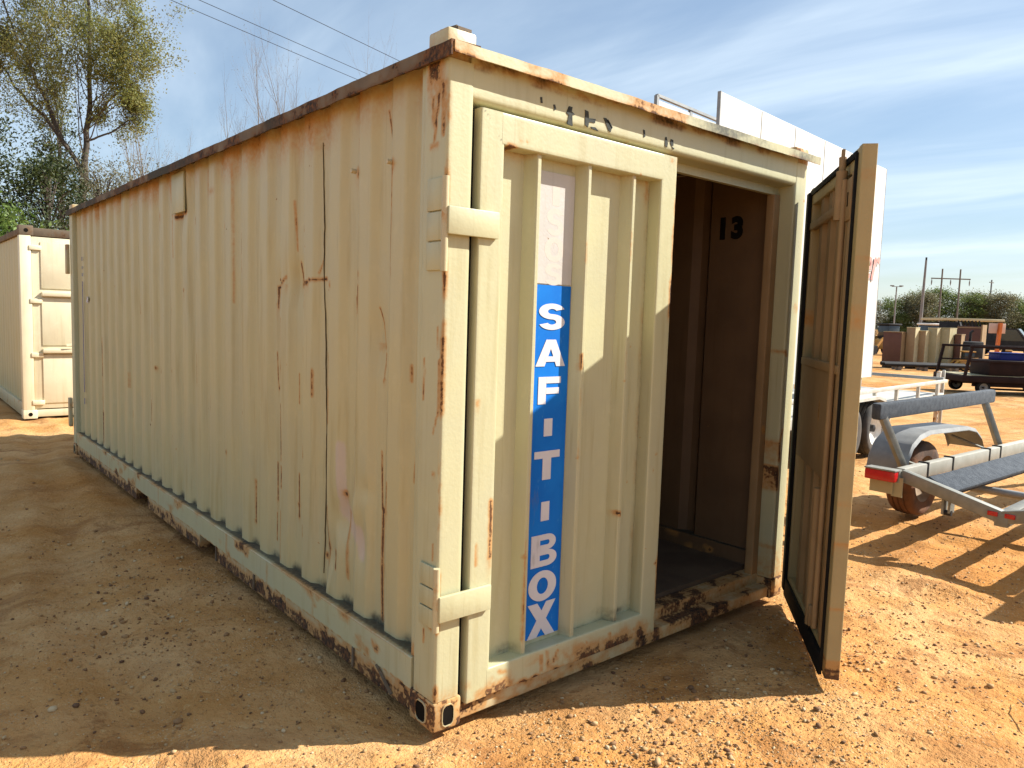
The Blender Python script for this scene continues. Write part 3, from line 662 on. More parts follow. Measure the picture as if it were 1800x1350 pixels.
# peeled stencil remnants on the header
for poly in ([(.585, 2.402), (.60, 2.402), (.598, 2.388), (.612, 2.382), (.600, 2.378), (.603, 2.346), (.58, 2.348), (.585, 2.375), (.575, 2.38)],
             [(.680, 2.405), (.695, 2.403), (.698, 2.383), (.728, 2.386), (.726, 2.374), (.70, 2.372), (.695, 2.355), (.682, 2.36)],
             [(.79, 2.397), (.803, 2.398), (.83, 2.375), (.826, 2.359), (.815, 2.362)], [(.806, 2.395), (.814, 2.397), (.836, 2.377), (.832, 2.37)],
             [(.715, 2.352), (.735, 2.354), (.75, 2.345), (.72, 2.347)], [(1.038, 2.397), (1.046, 2.396), (1.050, 2.376), (1.042, 2.372)],
             [(1.19, 2.389), (1.197, 2.392), (1.206, 2.372), (1.203, 2.358), (1.19, 2.36)], [(1.23, 2.39), (1.244, 2.388), (1.246, 2.37), (1.236, 2.366), (1.228, 2.376)], [(1.24, 2.36), (1.255, 2.357), (1.25, 2.352)],
             [(.43, 2.41), (.437, 2.412), (.440, 2.395), (.433, 2.394)], [(.50, 2.396), (.506, 2.398), (.512, 2.385), (.504, 2.38)]):
    cx_ = sum(q[0] for q in poly)/len(poly); cz_ = sum(q[1] for q in poly)/len(poly)
    MB().prism([(cx_+(a-cx_)*1.3, cz_-.004+(c-cz_)*1.3) for a, c in poly], 'y', -.0005, .004).build('stencil_remnant', STENCIL, box)

# ---- closed left door
def frame_fn(co, h, v):
    n = fbm(h*10, v*10, 91); n2 = fbm(h*26, v*26, 93)
    low = np.clip((.20-v)/.10, 0, 1)*np.clip((n-.33)*3.2, 0, 1)*.95
    edge = np.clip((.105-v)/.02, 0, 1)*np.clip((n2-.2)*2, .3, 1)
    er = np.clip((h-1.255)/.012, 0, 1)*np.clip((fbm(v*5, h*0, 95)-.45)*5, 0, 1)*.9
    return np.maximum.reduce([low, edge, er]), np.zeros_like(v)
FR = [([(.235, .86), (.237, .64)], .013, 1.0, .16), ([(.155, 1.24)], .010, .95, .08), ([(.17, .70), (.17, .62)], .007, .8), ([(.275, 2.195), (.30, 2.19)], .016, 1.0), ([(.33, 2.225)], .010, .6), ([(.36, 2.225)], .009, .65), ([(.26, 1.93)], .004, .8), ([(1.02, 2.20)], .006, .8), ([(1.23, 2.29)], .010, .8, .03),
      ([(1.22, .95)], .009, .7), ([(1.25, .42)], .010, .8), ([(1.20, .88), (1.21, .86)], .006, .6), ([(1.262, 1.75), (1.268, 1.60)], .012, .95, .1), ([(1.265, 2.0), (1.268, 1.95)], .010, .8, .06), ([(.53, .16), (.53, .10)], .010, .85), ([(.56, .17), (.57, .11)], .010, .8), ([(.62, .16), (.60, .12)], .009, .8), ([(.95, .15), (.95, .08)], .010, .95), ([(.30, .16), (.34, .15)], .012, .6), ([(1.12, .13), (1.13, .10)], .009, .8), ([(.80, .15)], .007, .8)]
FG = [([(.145, 2.312), (.25, 2.195)], .0028, .62), ([(1.265, 2.312), (1.16, 2.22)], .0025, .30)]
fw = dict(plane='front', rust=FR, grime=FG, fn=frame_fn)
b = MB()
b.sweep(rrect(.138, .2495, -.012, .062, .006, .011), 'z', lin(.078, 2.312, .011))
b.sweep(rrect(1.162, 1.270, -.012, .062, .006, .011), 'z', lin(.078, 2.312, .011))
b.sweep(rrect(-.0125, .0615, 2.196, 2.313, .006, .011), 'x', lin(.2375, 1.174, .011))
b.sweep(rrect(-.0125, .0615, .0775, .190, .006, .011), 'x', lin(.2375, 1.174, .011))
door = b.build('door', CREAM, box, 40, fw); door['label'] = 'closed left door leaf with blue lettered strip'
RIBS = (.433, .714, .992)
def door_prof():
    P = [(.24, .056)]
    for x in RIBS: P += [(x-.028, .056), (x-.006, .004), (x-.002, .001), (x+.012, .001), (x+.016, .004), (x+.034, .056)]
    P += [(1.175, .056)]; return P
def dense_open(P, step):
    D = []
    for (a, c), (a2, c2) in zip(P[:-1], P[1:]):
        n = max(1, int(math.hypot(a2-a, c2-c)/step)); D += [(a+(a2-a)*k/n, c+(c2-c)*k/n) for k in range(n)]
    return D+[P[-1]]
def open_sweep(P, zs, b):
    V = []; n = len(P)
    for z in zs: V += [(a, c, z) for a, c in P]
    return b.add(V, [(i*n+k, i*n+k+1, (i+1)*n+k+1, (i+1)*n+k) for i in range(len(zs)-1) for k in range(n-1)])
PR = [([(.44, .96), (.438, .72), (.432, .58), (.43, .25)], .006, .62), ([(.432, .60)], .010, .9), ([(.434, .42), (.432, .36)], .006, .9), ([(.99, 1.30)], .006, .6), ([(.985, .70), (1.0, .69)], .012, 1.0, .03), ([(1.10, .82)], .008, .7), ([(1.08, 1.45)], .006, .6), ([(.712, 1.42), (.711, 1.36)], .006, .9, .04), ([(.712, .98)], .007, .8), ([(.66, 1.0)], .006, .6), ([(1.14, 2.2), (1.15, 2.12)], .014, .45, .1), ([(.45, .75), (.448, .86)], .004, .7)]
def panel_fn(co, h, v):
    n = fbm(h*6, v*12, 97); n2 = fbm(h*3, v*2, 98)
    g = np.clip((.275-v-.06*(n2-.5))/.07, 0, 1)*np.clip((n-.2)*2.0, 0, 1)*.8*np.clip((h-.25)*6, .4, 1)
    top = np.clip((v-2.12)/.08, 0, 1)*np.clip((n-.2)*1.2, 0, .4)
    edge = np.exp(-((h-1.155)/.03)**2)*.28*np.clip(n*1.6, 0, 1)
    dd = np.minimum.reduce([abs(h-.2495), abs(h-1.162), abs(v-2.196)]); g = np.maximum(g, .42*np.exp(-(dd/.010)**2)*np.clip(.3+n*1.4, 0, 1))
    for xr in RIBS: edge = np.maximum(edge, .75*np.exp(-((h-xr-.003)/.007)**2)*np.clip((fbm(v*6, h*0+xr*9, 99)-.56)*7, 0, 1))
    return np.maximum(top, edge), g
open_sweep(dense_open(door_prof(), .009), lin(.185, 2.20, .010), MB()).build('door_panel', CREAM, door, 30, dict(plane='front', rust=PR, fn=panel_fn))
for z0, z1, x1 in ((1.850, 1.947, .222), (.438, .535, .235)):
    b = MB(); b.box((-.006, -.030, z0), (x1, -.0135, z1), .003); b.build('hinge_strap', CREAM, door, 40)
MB().box((.112, .03, .08), (.140, .05, 2.31)).build('door_seal', RUBBER, door)
MB().box((.464, .0525, 1.705), (.684, .0548, 2.150)).build('faded_strip', OLD_VINYL, door)
MB().box((.470, .0520, .212), (.683, .0545, 1.700)).build('sign_strip', BLUE_VINYL, door)

# ---- lettering
def arc(cx, cy, rx, ry, a0, a1, n=12): return [(cx+rx*math.cos(R(a0+(a1-a0)*k/n)), cy+ry*math.sin(R(a0+(a1-a0)*k/n))) for k in range(n+1)]
def glyph_strips(g):
    """letters of a heavy wide grotesque in a unit box, as lists of quads strips (outer, inner) or polygons"""
    if g == 'I': return [[(.33, 0), (.67, 0), (.67, 1), (.33, 1)]]
    if g == 'F': return [[(.05, 0), (.36, 0), (.36, 1), (.05, 1)], [(.36, .76), (.95, .76), (.95, 1), (.36, 1)], [(.36, .37), (.88, .37), (.88, .60), (.36, .60)]]
    if g == 'T': return [[(.34, 0), (.66, 0), (.66, .75), (.34, .75)], [(.02, .75), (.98, .75), (.98, 1), (.02, 1)]]
    if g == 'A': return [[(0, 0), (.30, 0), (.60, 1), (.34, 1)], [(.70, 0), (1, 0), (.66, 1), (.40, 1)], [(.27, .17), (.73, .17), (.67, .37), (.33, .37)]]
    if g == 'X': return [[(0, 0), (.34, 0), (1, 1), (.66, 1)], [(0, 1), (.34, 1), (1, 0), (.66, 0)]]
    if g == 'O': return ['ring', arc(.5, .5, .5, .5, 0, 360, 36), arc(.5, .5, .20, .27, 0, 360, 36)]
    if g == 'B':
        return ['multi', [[(.04, 0), (.36, 0), (.36, 1), (.04, 1)]], [(arc(.64, .755, .30, .245, -90, 90), arc(.64, .745, .07, .075, -90, 90)), (arc(.64, .255, .35, .255, -90, 90), arc(.64, .27, .09, .085, -90, 90))],
                [[(.36, .82), (.64, .82), (.64, 1), (.36, 1)], [(.36, .355), (.64, .355), (.64, .67), (.36, .67)], [(.36, 0), (.64, 0), (.64, .185), (.36, .185)]]]
    if g == 'S':
        top_o = arc(.5, .70, .48, .30, 20, 270, 22); top_i = arc(.5, .70, .16, .10, 20, 270, 22)
        bot_o = arc(.5, .30, .16, .10, 90, -160, 22); bot_i = arc(.5, .30, .48, .30, 90, -160, 22)
        return ['strip', top_o+bot_o, top_i+bot_i]
def letter(g, cx, cz, w, h, y, parent, mat, th=.0018, name='letter', xf=None):
    s = glyph_strips(g); b = MB()
    def P(p, yy): return (cx+(p[0]-.5)*w, yy, cz+(p[1]-.5)*h)
    def poly(q):
        n = len(q); b.add([P(p, y) for p in q]+[P(p, y+th) for p in q], [tuple(range(n)), tuple(range(2*n-1, n-1, -1))]+[(i, (i+1) % n, n+(i+1) % n, n+i) for i in range(n)])
    def strip(o, i, closed=False):
        n = len(o); b.add([P(p, y) for p in o]+[P(p, y) for p in i]+[P(p, y+th) for p in o]+[P(p, y+th) for p in i], [(k, k+1, n+k+1, n+k) for k in range(n-1)]+[(k, 2*n+k, 2*n+k+1, k+1) for k in range(n-1)]+[(n+k, n+k+1, 3*n+k+1, 3*n+k) for k in range(n-1)])
    if s[0] == 'ring' or s[0] == 'strip': strip(s[1], s[2])
    elif s[0] == 'multi':
        for q in s[1]+s[3]: poly(q)
        for o, i in s[2]: strip(o, i)
    else:
        for k, q in enumerate(s): 
            y0 = y; y -= .0002*k; poly(q); y = y0
    return b.build(name, mat, parent)
for g, cz, w, h in (('S', 1.572, .152, .108), ('A', 1.423, .166, .110), ('F', 1.268, .140, .113), ('I', 1.113, .138, .074), ('T', .953, .150, .122), ('I', .757, .138, .082), ('B', .588, .156, .138), ('O', .434, .160, .132), ('X', .286, .160, .150)):
    letter(g, .579, cz, w, h, .0498, door, WHITE_VINYL)
for g, cz, w, h in (('S', 1.955, .10, .11), ('O', 1.845, .11, .10), ('S', 1.745, .10, .09), ('I', 2.06, .12, .08)):
    letter(g, .58, cz, w, h, .05225, door, GHOST_VINYL, .0003, name='letter_ghost')

# ---- open right door, swung out on its hinges (local x: hinge to free edge, local +y: outside)
DW = 1.105
b = MB()
def rust_d(co, h, v):
    n = fbm(h*7, v*5, 101); return np.clip((.16-v)/.1, 0, 1)*np.clip((n-.3)*3, 0, 1)+np.clip((n-.62)*4, 0, .7), np.clip((.09-v)/.03, 0, 1)*.3
b.sweep(rrect(1.045, DW, 0, .060, .005, .012), 'z', lin(.05, 2.312, .013))
b.sweep(rrect(0, .07, 0, .060, .005, .02), 'z', lin(.05, 2.312, .03))
b.sweep(rrect(.0005, .0595, 2.222, 2.3115, .005, .016), 'x', lin(.068, 1.047, .02))
b.sweep(rrect(.0005, .0595, .0505, .150, .005, .016), 'x', lin(.068, 1.047, .02))
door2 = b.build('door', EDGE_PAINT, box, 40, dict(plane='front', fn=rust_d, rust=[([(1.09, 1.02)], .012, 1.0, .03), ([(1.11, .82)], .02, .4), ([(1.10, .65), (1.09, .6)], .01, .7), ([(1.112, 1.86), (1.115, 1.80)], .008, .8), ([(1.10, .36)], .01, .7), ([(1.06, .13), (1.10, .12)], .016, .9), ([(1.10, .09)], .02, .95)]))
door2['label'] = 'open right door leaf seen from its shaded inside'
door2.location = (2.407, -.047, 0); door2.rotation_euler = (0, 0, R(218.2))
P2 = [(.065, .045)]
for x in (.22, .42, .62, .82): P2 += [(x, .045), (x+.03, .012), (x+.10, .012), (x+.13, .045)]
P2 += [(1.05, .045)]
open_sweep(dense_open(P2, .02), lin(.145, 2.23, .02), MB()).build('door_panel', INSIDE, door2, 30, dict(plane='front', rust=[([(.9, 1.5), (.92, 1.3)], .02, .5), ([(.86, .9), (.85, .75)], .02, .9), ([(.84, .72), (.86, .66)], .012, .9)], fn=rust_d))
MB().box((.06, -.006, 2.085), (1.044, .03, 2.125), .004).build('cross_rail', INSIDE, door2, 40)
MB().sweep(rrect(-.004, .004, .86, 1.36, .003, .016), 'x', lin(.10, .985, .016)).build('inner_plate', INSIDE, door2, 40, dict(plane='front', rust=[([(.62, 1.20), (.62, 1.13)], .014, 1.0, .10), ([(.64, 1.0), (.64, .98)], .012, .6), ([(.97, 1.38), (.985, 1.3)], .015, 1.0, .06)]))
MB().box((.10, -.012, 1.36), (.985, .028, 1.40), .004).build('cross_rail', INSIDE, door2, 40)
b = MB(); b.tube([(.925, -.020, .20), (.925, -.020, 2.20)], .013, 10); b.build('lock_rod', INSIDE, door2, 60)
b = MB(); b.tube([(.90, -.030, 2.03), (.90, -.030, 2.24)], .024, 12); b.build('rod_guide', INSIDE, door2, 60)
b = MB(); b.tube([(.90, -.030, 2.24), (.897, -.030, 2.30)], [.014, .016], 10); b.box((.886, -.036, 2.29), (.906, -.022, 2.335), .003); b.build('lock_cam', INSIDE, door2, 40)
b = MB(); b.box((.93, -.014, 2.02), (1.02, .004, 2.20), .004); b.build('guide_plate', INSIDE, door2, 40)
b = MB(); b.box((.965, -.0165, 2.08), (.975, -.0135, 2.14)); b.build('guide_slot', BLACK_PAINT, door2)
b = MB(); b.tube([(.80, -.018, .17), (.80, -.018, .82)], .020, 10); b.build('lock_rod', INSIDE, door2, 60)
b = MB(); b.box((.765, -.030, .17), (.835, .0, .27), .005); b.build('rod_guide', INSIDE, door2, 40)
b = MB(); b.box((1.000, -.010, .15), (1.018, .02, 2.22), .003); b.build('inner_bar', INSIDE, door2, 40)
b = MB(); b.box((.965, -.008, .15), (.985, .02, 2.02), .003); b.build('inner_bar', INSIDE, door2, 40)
# gasket round the inside edge
b = MB(); b.box((1.034, -.012, .06), (1.048, .004, 2.29), .004); b.box((-.012, -.020, .06), (.052, .002, 2.29), .005); b.box((.03, -.010, 2.272), (1.03, .003, 2.300), .004); b.box((.03, -.014, .030), (1.03, .003, .132), .004)
b.build('gasket', RUBBER, door2, 40)
# number on the inside of the right wall
def text_mesh(txt, size, off=0.0, shear=0, font_scale_x=1):
    c = bpy.data.curves.new('txt', 'FONT'); c.body = txt; c.size = size; c.offset = off; c.shear = shear; c.extrude = .0008; c.align_x = 'CENTER'; c.align_y = 'CENTER'
    o = bpy.data.objects.new('txt', c); col.objects.link(o); dg = bpy.context.evaluated_depsgraph_get(); dg.update()
    me = bpy.data.meshes.new_from_object(o.evaluated_get(dg)); bpy.data.objects.remove(o); bpy.data.curves.remove(c); return me
for ch, yy in (('1', .475), ('3', .375)):
    me = text_mesh(ch, .165, .010); me.materials.clear(); me.materials.append(BLACK_PAINT)
    o = bpy.data.objects.new('number_digit', me); col.objects.link(o); o.parent = box
    o.matrix_world = Matrix(((0, 0, -1, 2.3575), (-1, 0, 0, yy), (0, 1, 0, 2.126), (0, 0, 0, 1)))

# ------------------------------------------------------------------ second container behind on the left
c2 = empty('shipping_container', (-.079, 9.53, 0), 0, 'cream container with closed sunlit doors standing behind the far end of the open one', 'container')
def c2p(name, lo, hi, mat=CREAM_OLD, bev=.006, parent=None): return MB().box(lo, hi, bev).build(name, mat, parent or c2, 40)
for x0 in (0, W-.13):
    c2p('corner_post', (x0, 0, .118), (x0+.13, .15, 2.43)); c2p('corner_post', (x0, 5.91, .118), (x0+.13, 6.058, 2.43))
for x0, x1 in ((-.003, .16), (W-.16, W+.003)):
    for y0, y1 in ((-.003, .17), (5.89, 6.061)):
        for z0, z1 in ((0, .118), (2.43, 2.56)):
            k = c2p('corner_casting', (x0, y0, z0), (x1, y1, z1), CREAM_OLD if z0 == 0 else RUST_RAIL)
            if y0 < 0:
                MB().lathe([(.026, 0), (0, 0)], ((x0+x1)/2, y0-.002, (z0+z1)/2), 'y', 14).build('hole_shade_disc', BLACK_PAINT, k)  # black disc paints the shade inside the hole
c2p('bottom_rail', (.008, .17, .02), (.07, 5.89, .20), CREAM_RUSTY); c2p('bottom_rail', (W-.07, .17, .02), (W-.008, 5.89, .20), CREAM_RUSTY)
c2p('top_rail', (.005, .17, 2.44), (.07, 5.89, 2.52), RUST_RAIL); c2p('top_rail', (W-.07, .17, 2.44), (W-.005, 5.89, 2.52), RUST_RAIL)
c2p('header', (.13, .012, 2.43), (W-.13, .10, 2.535), RUST_RAIL); c2p('front_sill', (.16, .012, .02), (W-.16, .10, .115), CREAM_OLD)
c2p('roof_panel', (.07, .1, 2.47), (W-.07, 5.9, 2.50), RUST_RAIL); c2p('rear_panel', (.13, 5.95, .12), (W-.13, 6.0, 2.43))
for xo in (lambda y: .02+.5*prof_x(y), lambda y: W-.02-.5*prof_x(y)):
    b = MB(); yy = lin(.15, 5.91, .025); V = [(float(xo(np.array([q]))[0]), q, z) for z in (.19, 2.45) for q in yy]; n = len(yy)
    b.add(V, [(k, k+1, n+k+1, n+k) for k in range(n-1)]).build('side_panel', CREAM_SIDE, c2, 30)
for sx in (0, 1):
    x0, x1 = (.135, W/2-.01) if sx == 0 else (W/2+.01, W-.135)
    b = MB(); b.box((x0, .02, .13), (x1, .07, 2.42), .005); d2 = b.build('door', CREAM_OLD, c2, 40)
    hx = x0 if sx == 0 else x1-.12
    for z0, z1 in ((.20, .86), (.98, 1.62), (1.74, 2.36)):
        MB().box((x0+.10, .006, z0), (x1-.06, .0195, z1), .008).build('door_panel', CREAM_OLD, d2, 40)
    for z in (.92, 1.68): MB().box((x0+.10, -.045, z-.04), (x1-.02, .019, z+.02), .01).build('door_rib', CREAM_OLD, d2, 40)
    for z in (.22, .86, 1.58, 2.28): MB().box((hx-.03, -.012, z-.035), (hx+.11, .019, z+.025), .006).build('hinge_strap', CREAM_OLD, d2, 40)
    for q in (.62, .85):
        xr = x0+(x1-x0)*(q if sx == 0 else 1-q)
        MB().tube([(xr, -.06, .16), (xr, -.06, 2.40)], .017, 8).build('lock_rod', CREAM_OLD, d2, 60)
        MB().beam((xr, -.075, 1.03), (xr-.30, -.075, .99), .015, .03).build('lock_handle', CREAM_OLD, d2, 40)

# ------------------------------------------------------------------ boat trailer
bt = empty('boat_trailer', (5.1, -.62, 0), 0, 'galvanised boat trailer with blue grey carpeted bunks and a red tail light', 'trailer')
OX, OY = 5.1, -.62
def btb(name, mat, fn, smooth=40, parent=None):
    b = MB(); fn(b); b.v = [(x-OX, y-OY, z) for x, y, z in b.v]; return b.build(name, mat, parent or bt, smooth)
def wheel(prefix, c, r, w, tmat, parent_fn, rim=WHITE_RIM, out=1):
    t = parent_fn('wheel', tmat, lambda b: b.lathe([(r*.62, -w*.46), (r*.80, -w*.5), (r*.93, -w*.48), (r*.985, -w*.36), (r*.99, -w*.24), (r*.965, -w*.23), (r*.965, -w*.19), (r, -w*.18), (r, -w*.03), (r*.97, -w*.025), (r*.97, w*.025), (r, w*.03), (r, w*.18), (r*.965, w*.19), (r*.965, w*.23), (r*.99, w*.24), (r*.985, w*.36), (r*.93, w*.48), (r*.80, w*.5), (r*.62, w*.46)], c, 'y', 36), 60)
    parent_fn('rim', rim, lambda b: b.lathe([(r*.63, -w*.46), (r*.60, -w*.40), (r*.56, -w*.2), (r*.30, out*w*.10-w*.12), (r*.26, out*w*.2-w*.12), (r*.12, out*w*.2-w*.12), (0, out*w*.2-w*.12)], c, 'y', 30), 40, t)
    parent_fn('rim', rim, lambda b: b.lathe([(r*.63, w*.46), (r*.58, w*.40), (r*.55, w*.1), (0, w*.1)], c, 'y', 30), 40, t)
    hub = (c[0], c[1]-w*.1, c[2])
    parent_fn('hub', DARK_METAL, lambda b: b.lathe([(r*.14, 0), (r*.13, -w*.28), (r*.06, -w*.33), (0, -w*.33)], hub, 'y', 12), 40, t)
    def nuts(b):
        for k in range(5):
            a = 2*math.pi*k/5; b.lathe([(r*.035, 0), (r*.035, -.022), (0, -.022)], (c[0]+r*.2*math.cos(a), c[1]-w*.02, c[2]+r*.2*math.sin(a)), 'y', 6)
    parent_fn('lug_nuts', STEEL_GREY, nuts, 40, t)
    return t
def bt_side(s):
    Y = lambda y: y if s > 0 else 2*OY-y              # mirror to the right-hand side
    def F(name, mat, fn, smooth=40, parent=None):
        def g(b):
            fn(b); b.v = [(x, Y(y), z) for x, y, z in b.v]
        return btb(name, mat, g, smooth, parent)
    wheel('boat', (5.15, .36, .318), .318, .21, MUD_TYRE, F, MUD_RIM)
    # flat-topped tandem fender: an arched strip with turned-down lips
    def fender(b):
        P = [(4.50, .47), (4.53, .58), (4.60, .67), (4.74, .735), (4.92, .76), (5.75, .735), (5.95, .70), (6.10, .62), (6.20, .50)]
        Q = dense_open(P, .04); n = len(Q); ys = (.16, .175, .46, .475); V = []
        for k, yy in enumerate(ys):
            for x, z in Q: V.append((x, yy, z-(.03 if k in (0, 3) else 0)))
        b.add(V, [(j*n+k, j*n+k+1, (j+1)*n+k+1, (j+1)*n+k) for j in range(3) for k in range(n-1)])
        b.add([(x, y, z-.004) for x, y, z in V], [(j*n+k, j*n+k+1, (j+1)*n+k+1, (j+1)*n+k) for j in range(3) for k in range(n-1)])
    F('fender', GALV_OLD, fender, 40)
    F('fender_bracket', GALV, lambda b: (b.beam((4.60, .06, .50), (4.60, .40, .58), .04, .012), b.beam((6.05, .06, .50), (6.05, .40, .60), .04, .012)))
    F('guide_post', GALV, lambda b: (b.beam((4.44, .16, .50), (4.26, .27, .90), .05, .05, bev=.004)))
    F('guide_post', GALV, lambda b: (b.beam((6.60, .16, .46), (6.44, .27, .90), .05, .05, bev=.004)))
    F('guide_bunk', CARPET, lambda b: b.beam((4.15, .275, .945), (6.62, .275, .955), .075, .125, bev=.018))
    F('frame_beam', BEAM_WHITE, lambda b: b.beam((4.12, .055, .505), (7.6, .055, .470), .065, .105, bev=.006))
    F('tongue_beam', GALV, lambda b: b.beam((7.55, .055, .470), (9.9, -.60, .46), .06, .10, bev=.006))
    for x in (4.52, 5.02, 5.86, 6.14):
        F('strap', RUBBER, lambda b: b.beam((x, .055, .5105-(x-4.12)*.010), (x+.028, .055, .5102-(x-4.12)*.010), .072, .112))
    F('tail_light', RED_LENS, lambda b: b.box((3.965, .03, .470), (4.03, .245, .545), .008))
    F('light_housing', GALV, lambda b: (b.box((4.031, .025, .462), (4.075, .25, .556), .004), b.box((3.962, .026, .546), (4.031, .248, .558), .003)))
    F('plate_bracket', KHAKI_METAL, lambda b: (b.box((4.02, .06, .375), (4.028, .225, .468)), b.box((4.035, .00, .36), (4.045, .075, .50))))
    F('bunk', CARPET, lambda b: (b.beam((4.20, -.180, .455), (7.4, -.215, .445), .185, .055, (.0, -.46, .89), .014)))
    F('bunk_bracket', GALV, lambda b: (b.box((4.10, -.30, .30), (4.18, -.285, .46)), b.box((4.09, -.26, .29), (4.17, -.245, .46))))
    F('bunk_bracket', DARK_METAL, lambda b: b.tube([(4.12, -.305, .30), (4.12, -.245, .30)], .02, 8))
    F('rear_crossmember', GALV, lambda b: b.beam((4.095, .03, .515), (4.095, -.615, .352), .065, .085, (0, 0, 1), .005))
    F('front_crossmember', GALV, lambda b: b.beam((6.9, .03, .44), (6.9, -.615, .32), .06, .08, (0, 0, 1), .005))
    F('marker_light', RED_LENS, lambda b: b.box((4.052, -.60, .355), (4.064, -.54, .385), .003))
    F('axle', STEEL_GREY, lambda b: b.tube([(5.17, .27, .312), (5.17, -.615, .312)], .03, 10), 60)
    F('leaf_spring', DARK_METAL, lambda b: b.tube([(4.75, .10, .42), (5.0, .10, .35), (5.17, .10, .335), (5.34, .10, .35), (5.6, .10, .42)], .022, 6))
bt_side(1); bt_side(-1)
btb('keel_beam', GALV, lambda b: b.beam((4.06, OY, .335), (10.4, OY, .43), .08, .09, bev=.006))
btb('coupler', STEEL_GREY, lambda b: (b.box((10.38, OY-.05, .42), (10.65, OY+.05, .50), .02), b.tube([(9.6, OY-.12, 0.0), (9.6, OY-.12, .75)], .028, 8)))
btb('winch_post', GALV, lambda b: (b.beam((9.0, OY, .45), (9.25, OY, 1.15), .07, .07), b.lathe([(.08, -.06), (.08, .06), (0, .06)], (9.2, OY, 1.12), 'y', 12)))

# ------------------------------------------------------------------ white sign trailer
SA = math.atan2(.092, .996)
st = empty('sign_trailer', (4.6, 1.66, 0), SA, 'white sign board trailer with tandem wheels and red script behind the open door', 'trailer')
def stb(name, mat, fn, smooth=40, parent=None):
    b = MB(); fn(b); return b.build(name, mat, parent or st, smooth)
# local x along the trailer, local y across (0 near side, 1.95 far side)
stb('deck', WHITE_FRAME, lambda b: (b.box((0, .20, .52), (6.9, 1.80, .56))))
stb('frame_rail', WHITE_FRAME, lambda b: b.beam((0, .18, .50), (7.0, .18, .50), .06, .12, bev=.005)); stb('frame_rail', WHITE_FRAME, lambda b: b.beam((0, 1.82, .50), (7.0, 1.82, .50), .06, .12, bev=.005))
stb('side_rail', WHITE_FRAME, lambda b: b.beam((.0, .12, .76), (6.95, .12, .76), .05, .05, bev=.006)); stb('side_rail', STEEL_GREY, lambda b: b.beam((0, 1.85, .80), (6.95, 1.85, .80), .05, .05, bev=.006))
stb('end_rail', STEEL_GREY, lambda b: b.beam((6.92, .15, .79), (6.92, 1.83, .79), .05, .05, bev=.006))
for x in (.1, 1.2, 2.05, 3.75, 4.6, 5.55, 6.5): stb('rail_post', WHITE_FRAME, lambda b: b.beam((x, .12, .50), (x, .12, .735), .05, .04))
for x in (.1, 1.6, 3.2, 4.8, 6.4): stb('rail_post', STEEL_GREY, lambda b: b.beam((x, 1.85, .50), (x, 1.85, .775), .05, .04))
for x in (2.42, 3.22):
    for y in (.0, 1.96): wheel('sign', (x, y, .335), .335, .21, TYRE, stb)
def fender2(y0, y1):
    def g(b):
        P = [(1.98, .42), (2.06, .58), (2.20, .69), (2.42, .735), (3.22, .735), (3.44, .69), (3.58, .58), (3.66, .42)]
        Q = dense_open(P, .05); n = len(Q)
        for e in (0, .006): b.add([(x, y0, z-e) for x, z in Q]+[(x, y1, z-e) for x, z in Q], [(k, k+1, n+k+1, n+k) for k in range(n-1)])
        b.add([(x, y0, z) for x, z in Q]+[(x, y0, z-.035) for x, z in Q], [(k, k+1, n+k+1, n+k) for k in range(n-1)])
    return g
stb('fender', WHITE_FRAME, fender2(-.12, .15)); stb('fender', WHITE_FRAME, fender2(2.08, 1.83))
for x in (2.42, 3.22): stb('axle', DARK_METAL, lambda b: b.tube([(x, .05, .335), (x, 1.9, .335)], .04, 8), 60)
sp = stb('sign_panel', WHITE_PANEL, lambda b: b.box((.48, .70, .84), (5.28, .725, 3.88), .003))
stb('panel_edge', STEEL_GREY, lambda b: (b.box((.462, .698, .838), (.479, .735, 3.885)), b.box((5.281, .698, .838), (5.298, .735, 3.885))), 40, sp)
for x in (1.35, 2.2, 3.05, 3.9, 4.75): stb('panel_seam', GALV, lambda b: b.box((x, .6975, .845), (x+.018, .6995, 3.87)), 40, sp)
for x in (.9, 2.9, 4.9): stb('panel_post', STEEL_GREY, lambda b: b.box((x, .726, .50), (x+.08, .80, 3.8), .004))
for x in (.9, 2.9, 4.9): stb('panel_brace', STEEL_GREY, lambda b: b.beam((x+.04, .80, 3.2), (x+.04, 1.60, .56), .05, .05))
bp_ = stb('rear_sign_panel', WHITE_PANEL, lambda b: b.box((.66, 1.58, 1.2), (5.1, 1.60, 3.86), .002))
stb('panel_frame', STEEL_GREY, lambda b: (b.beam((.62, 1.57, 4.03), (5.1, 1.57, 4.03), .04, .03), b.box((.60, 1.55, 1.0), (.64, 1.59, 4.03)), b.box((5.1, 1.55, 1.0), (5.14, 1.59, 4.03)), b.box((1.30, 1.56, 3.86), (1.35, 1.59, 4.015)), b.box((2.6, 1.56, 3.86), (2.64, 1.59, 4.015))), 40, bp_)
stb('frame_strip', WHITE_PANEL, lambda b: b.box((.64, 1.565, 3.865), (5.1, 1.585, 3.985)), 40, bp_)
for x in (.9, 4.6): stb('panel_post', STEEL_GREY, lambda b: b.box((x, 1.602, .5), (x+.08, 1.66, 3.7), .004))
me = text_mesh('er', .66, .004, .45)
for nm, mt, dy, dx in (('sign_script', RED_SCRIPT, -.004, 0), ('sign_script', DARK_SCRIPT, -.002, .025)):
    m2 = me.copy(); m2.materials.clear(); m2.materials.append(mt); o = bpy.data.objects.new(nm, m2); col.objects.link(o); o.parent = sp
    o.matrix_local = Matrix(((.85, 0, 0, 4.86+dx), (0, 0, 1, .6965+dy), (.10, 1.05, 0, 2.47-dx), (0, 0, 0, 1)))
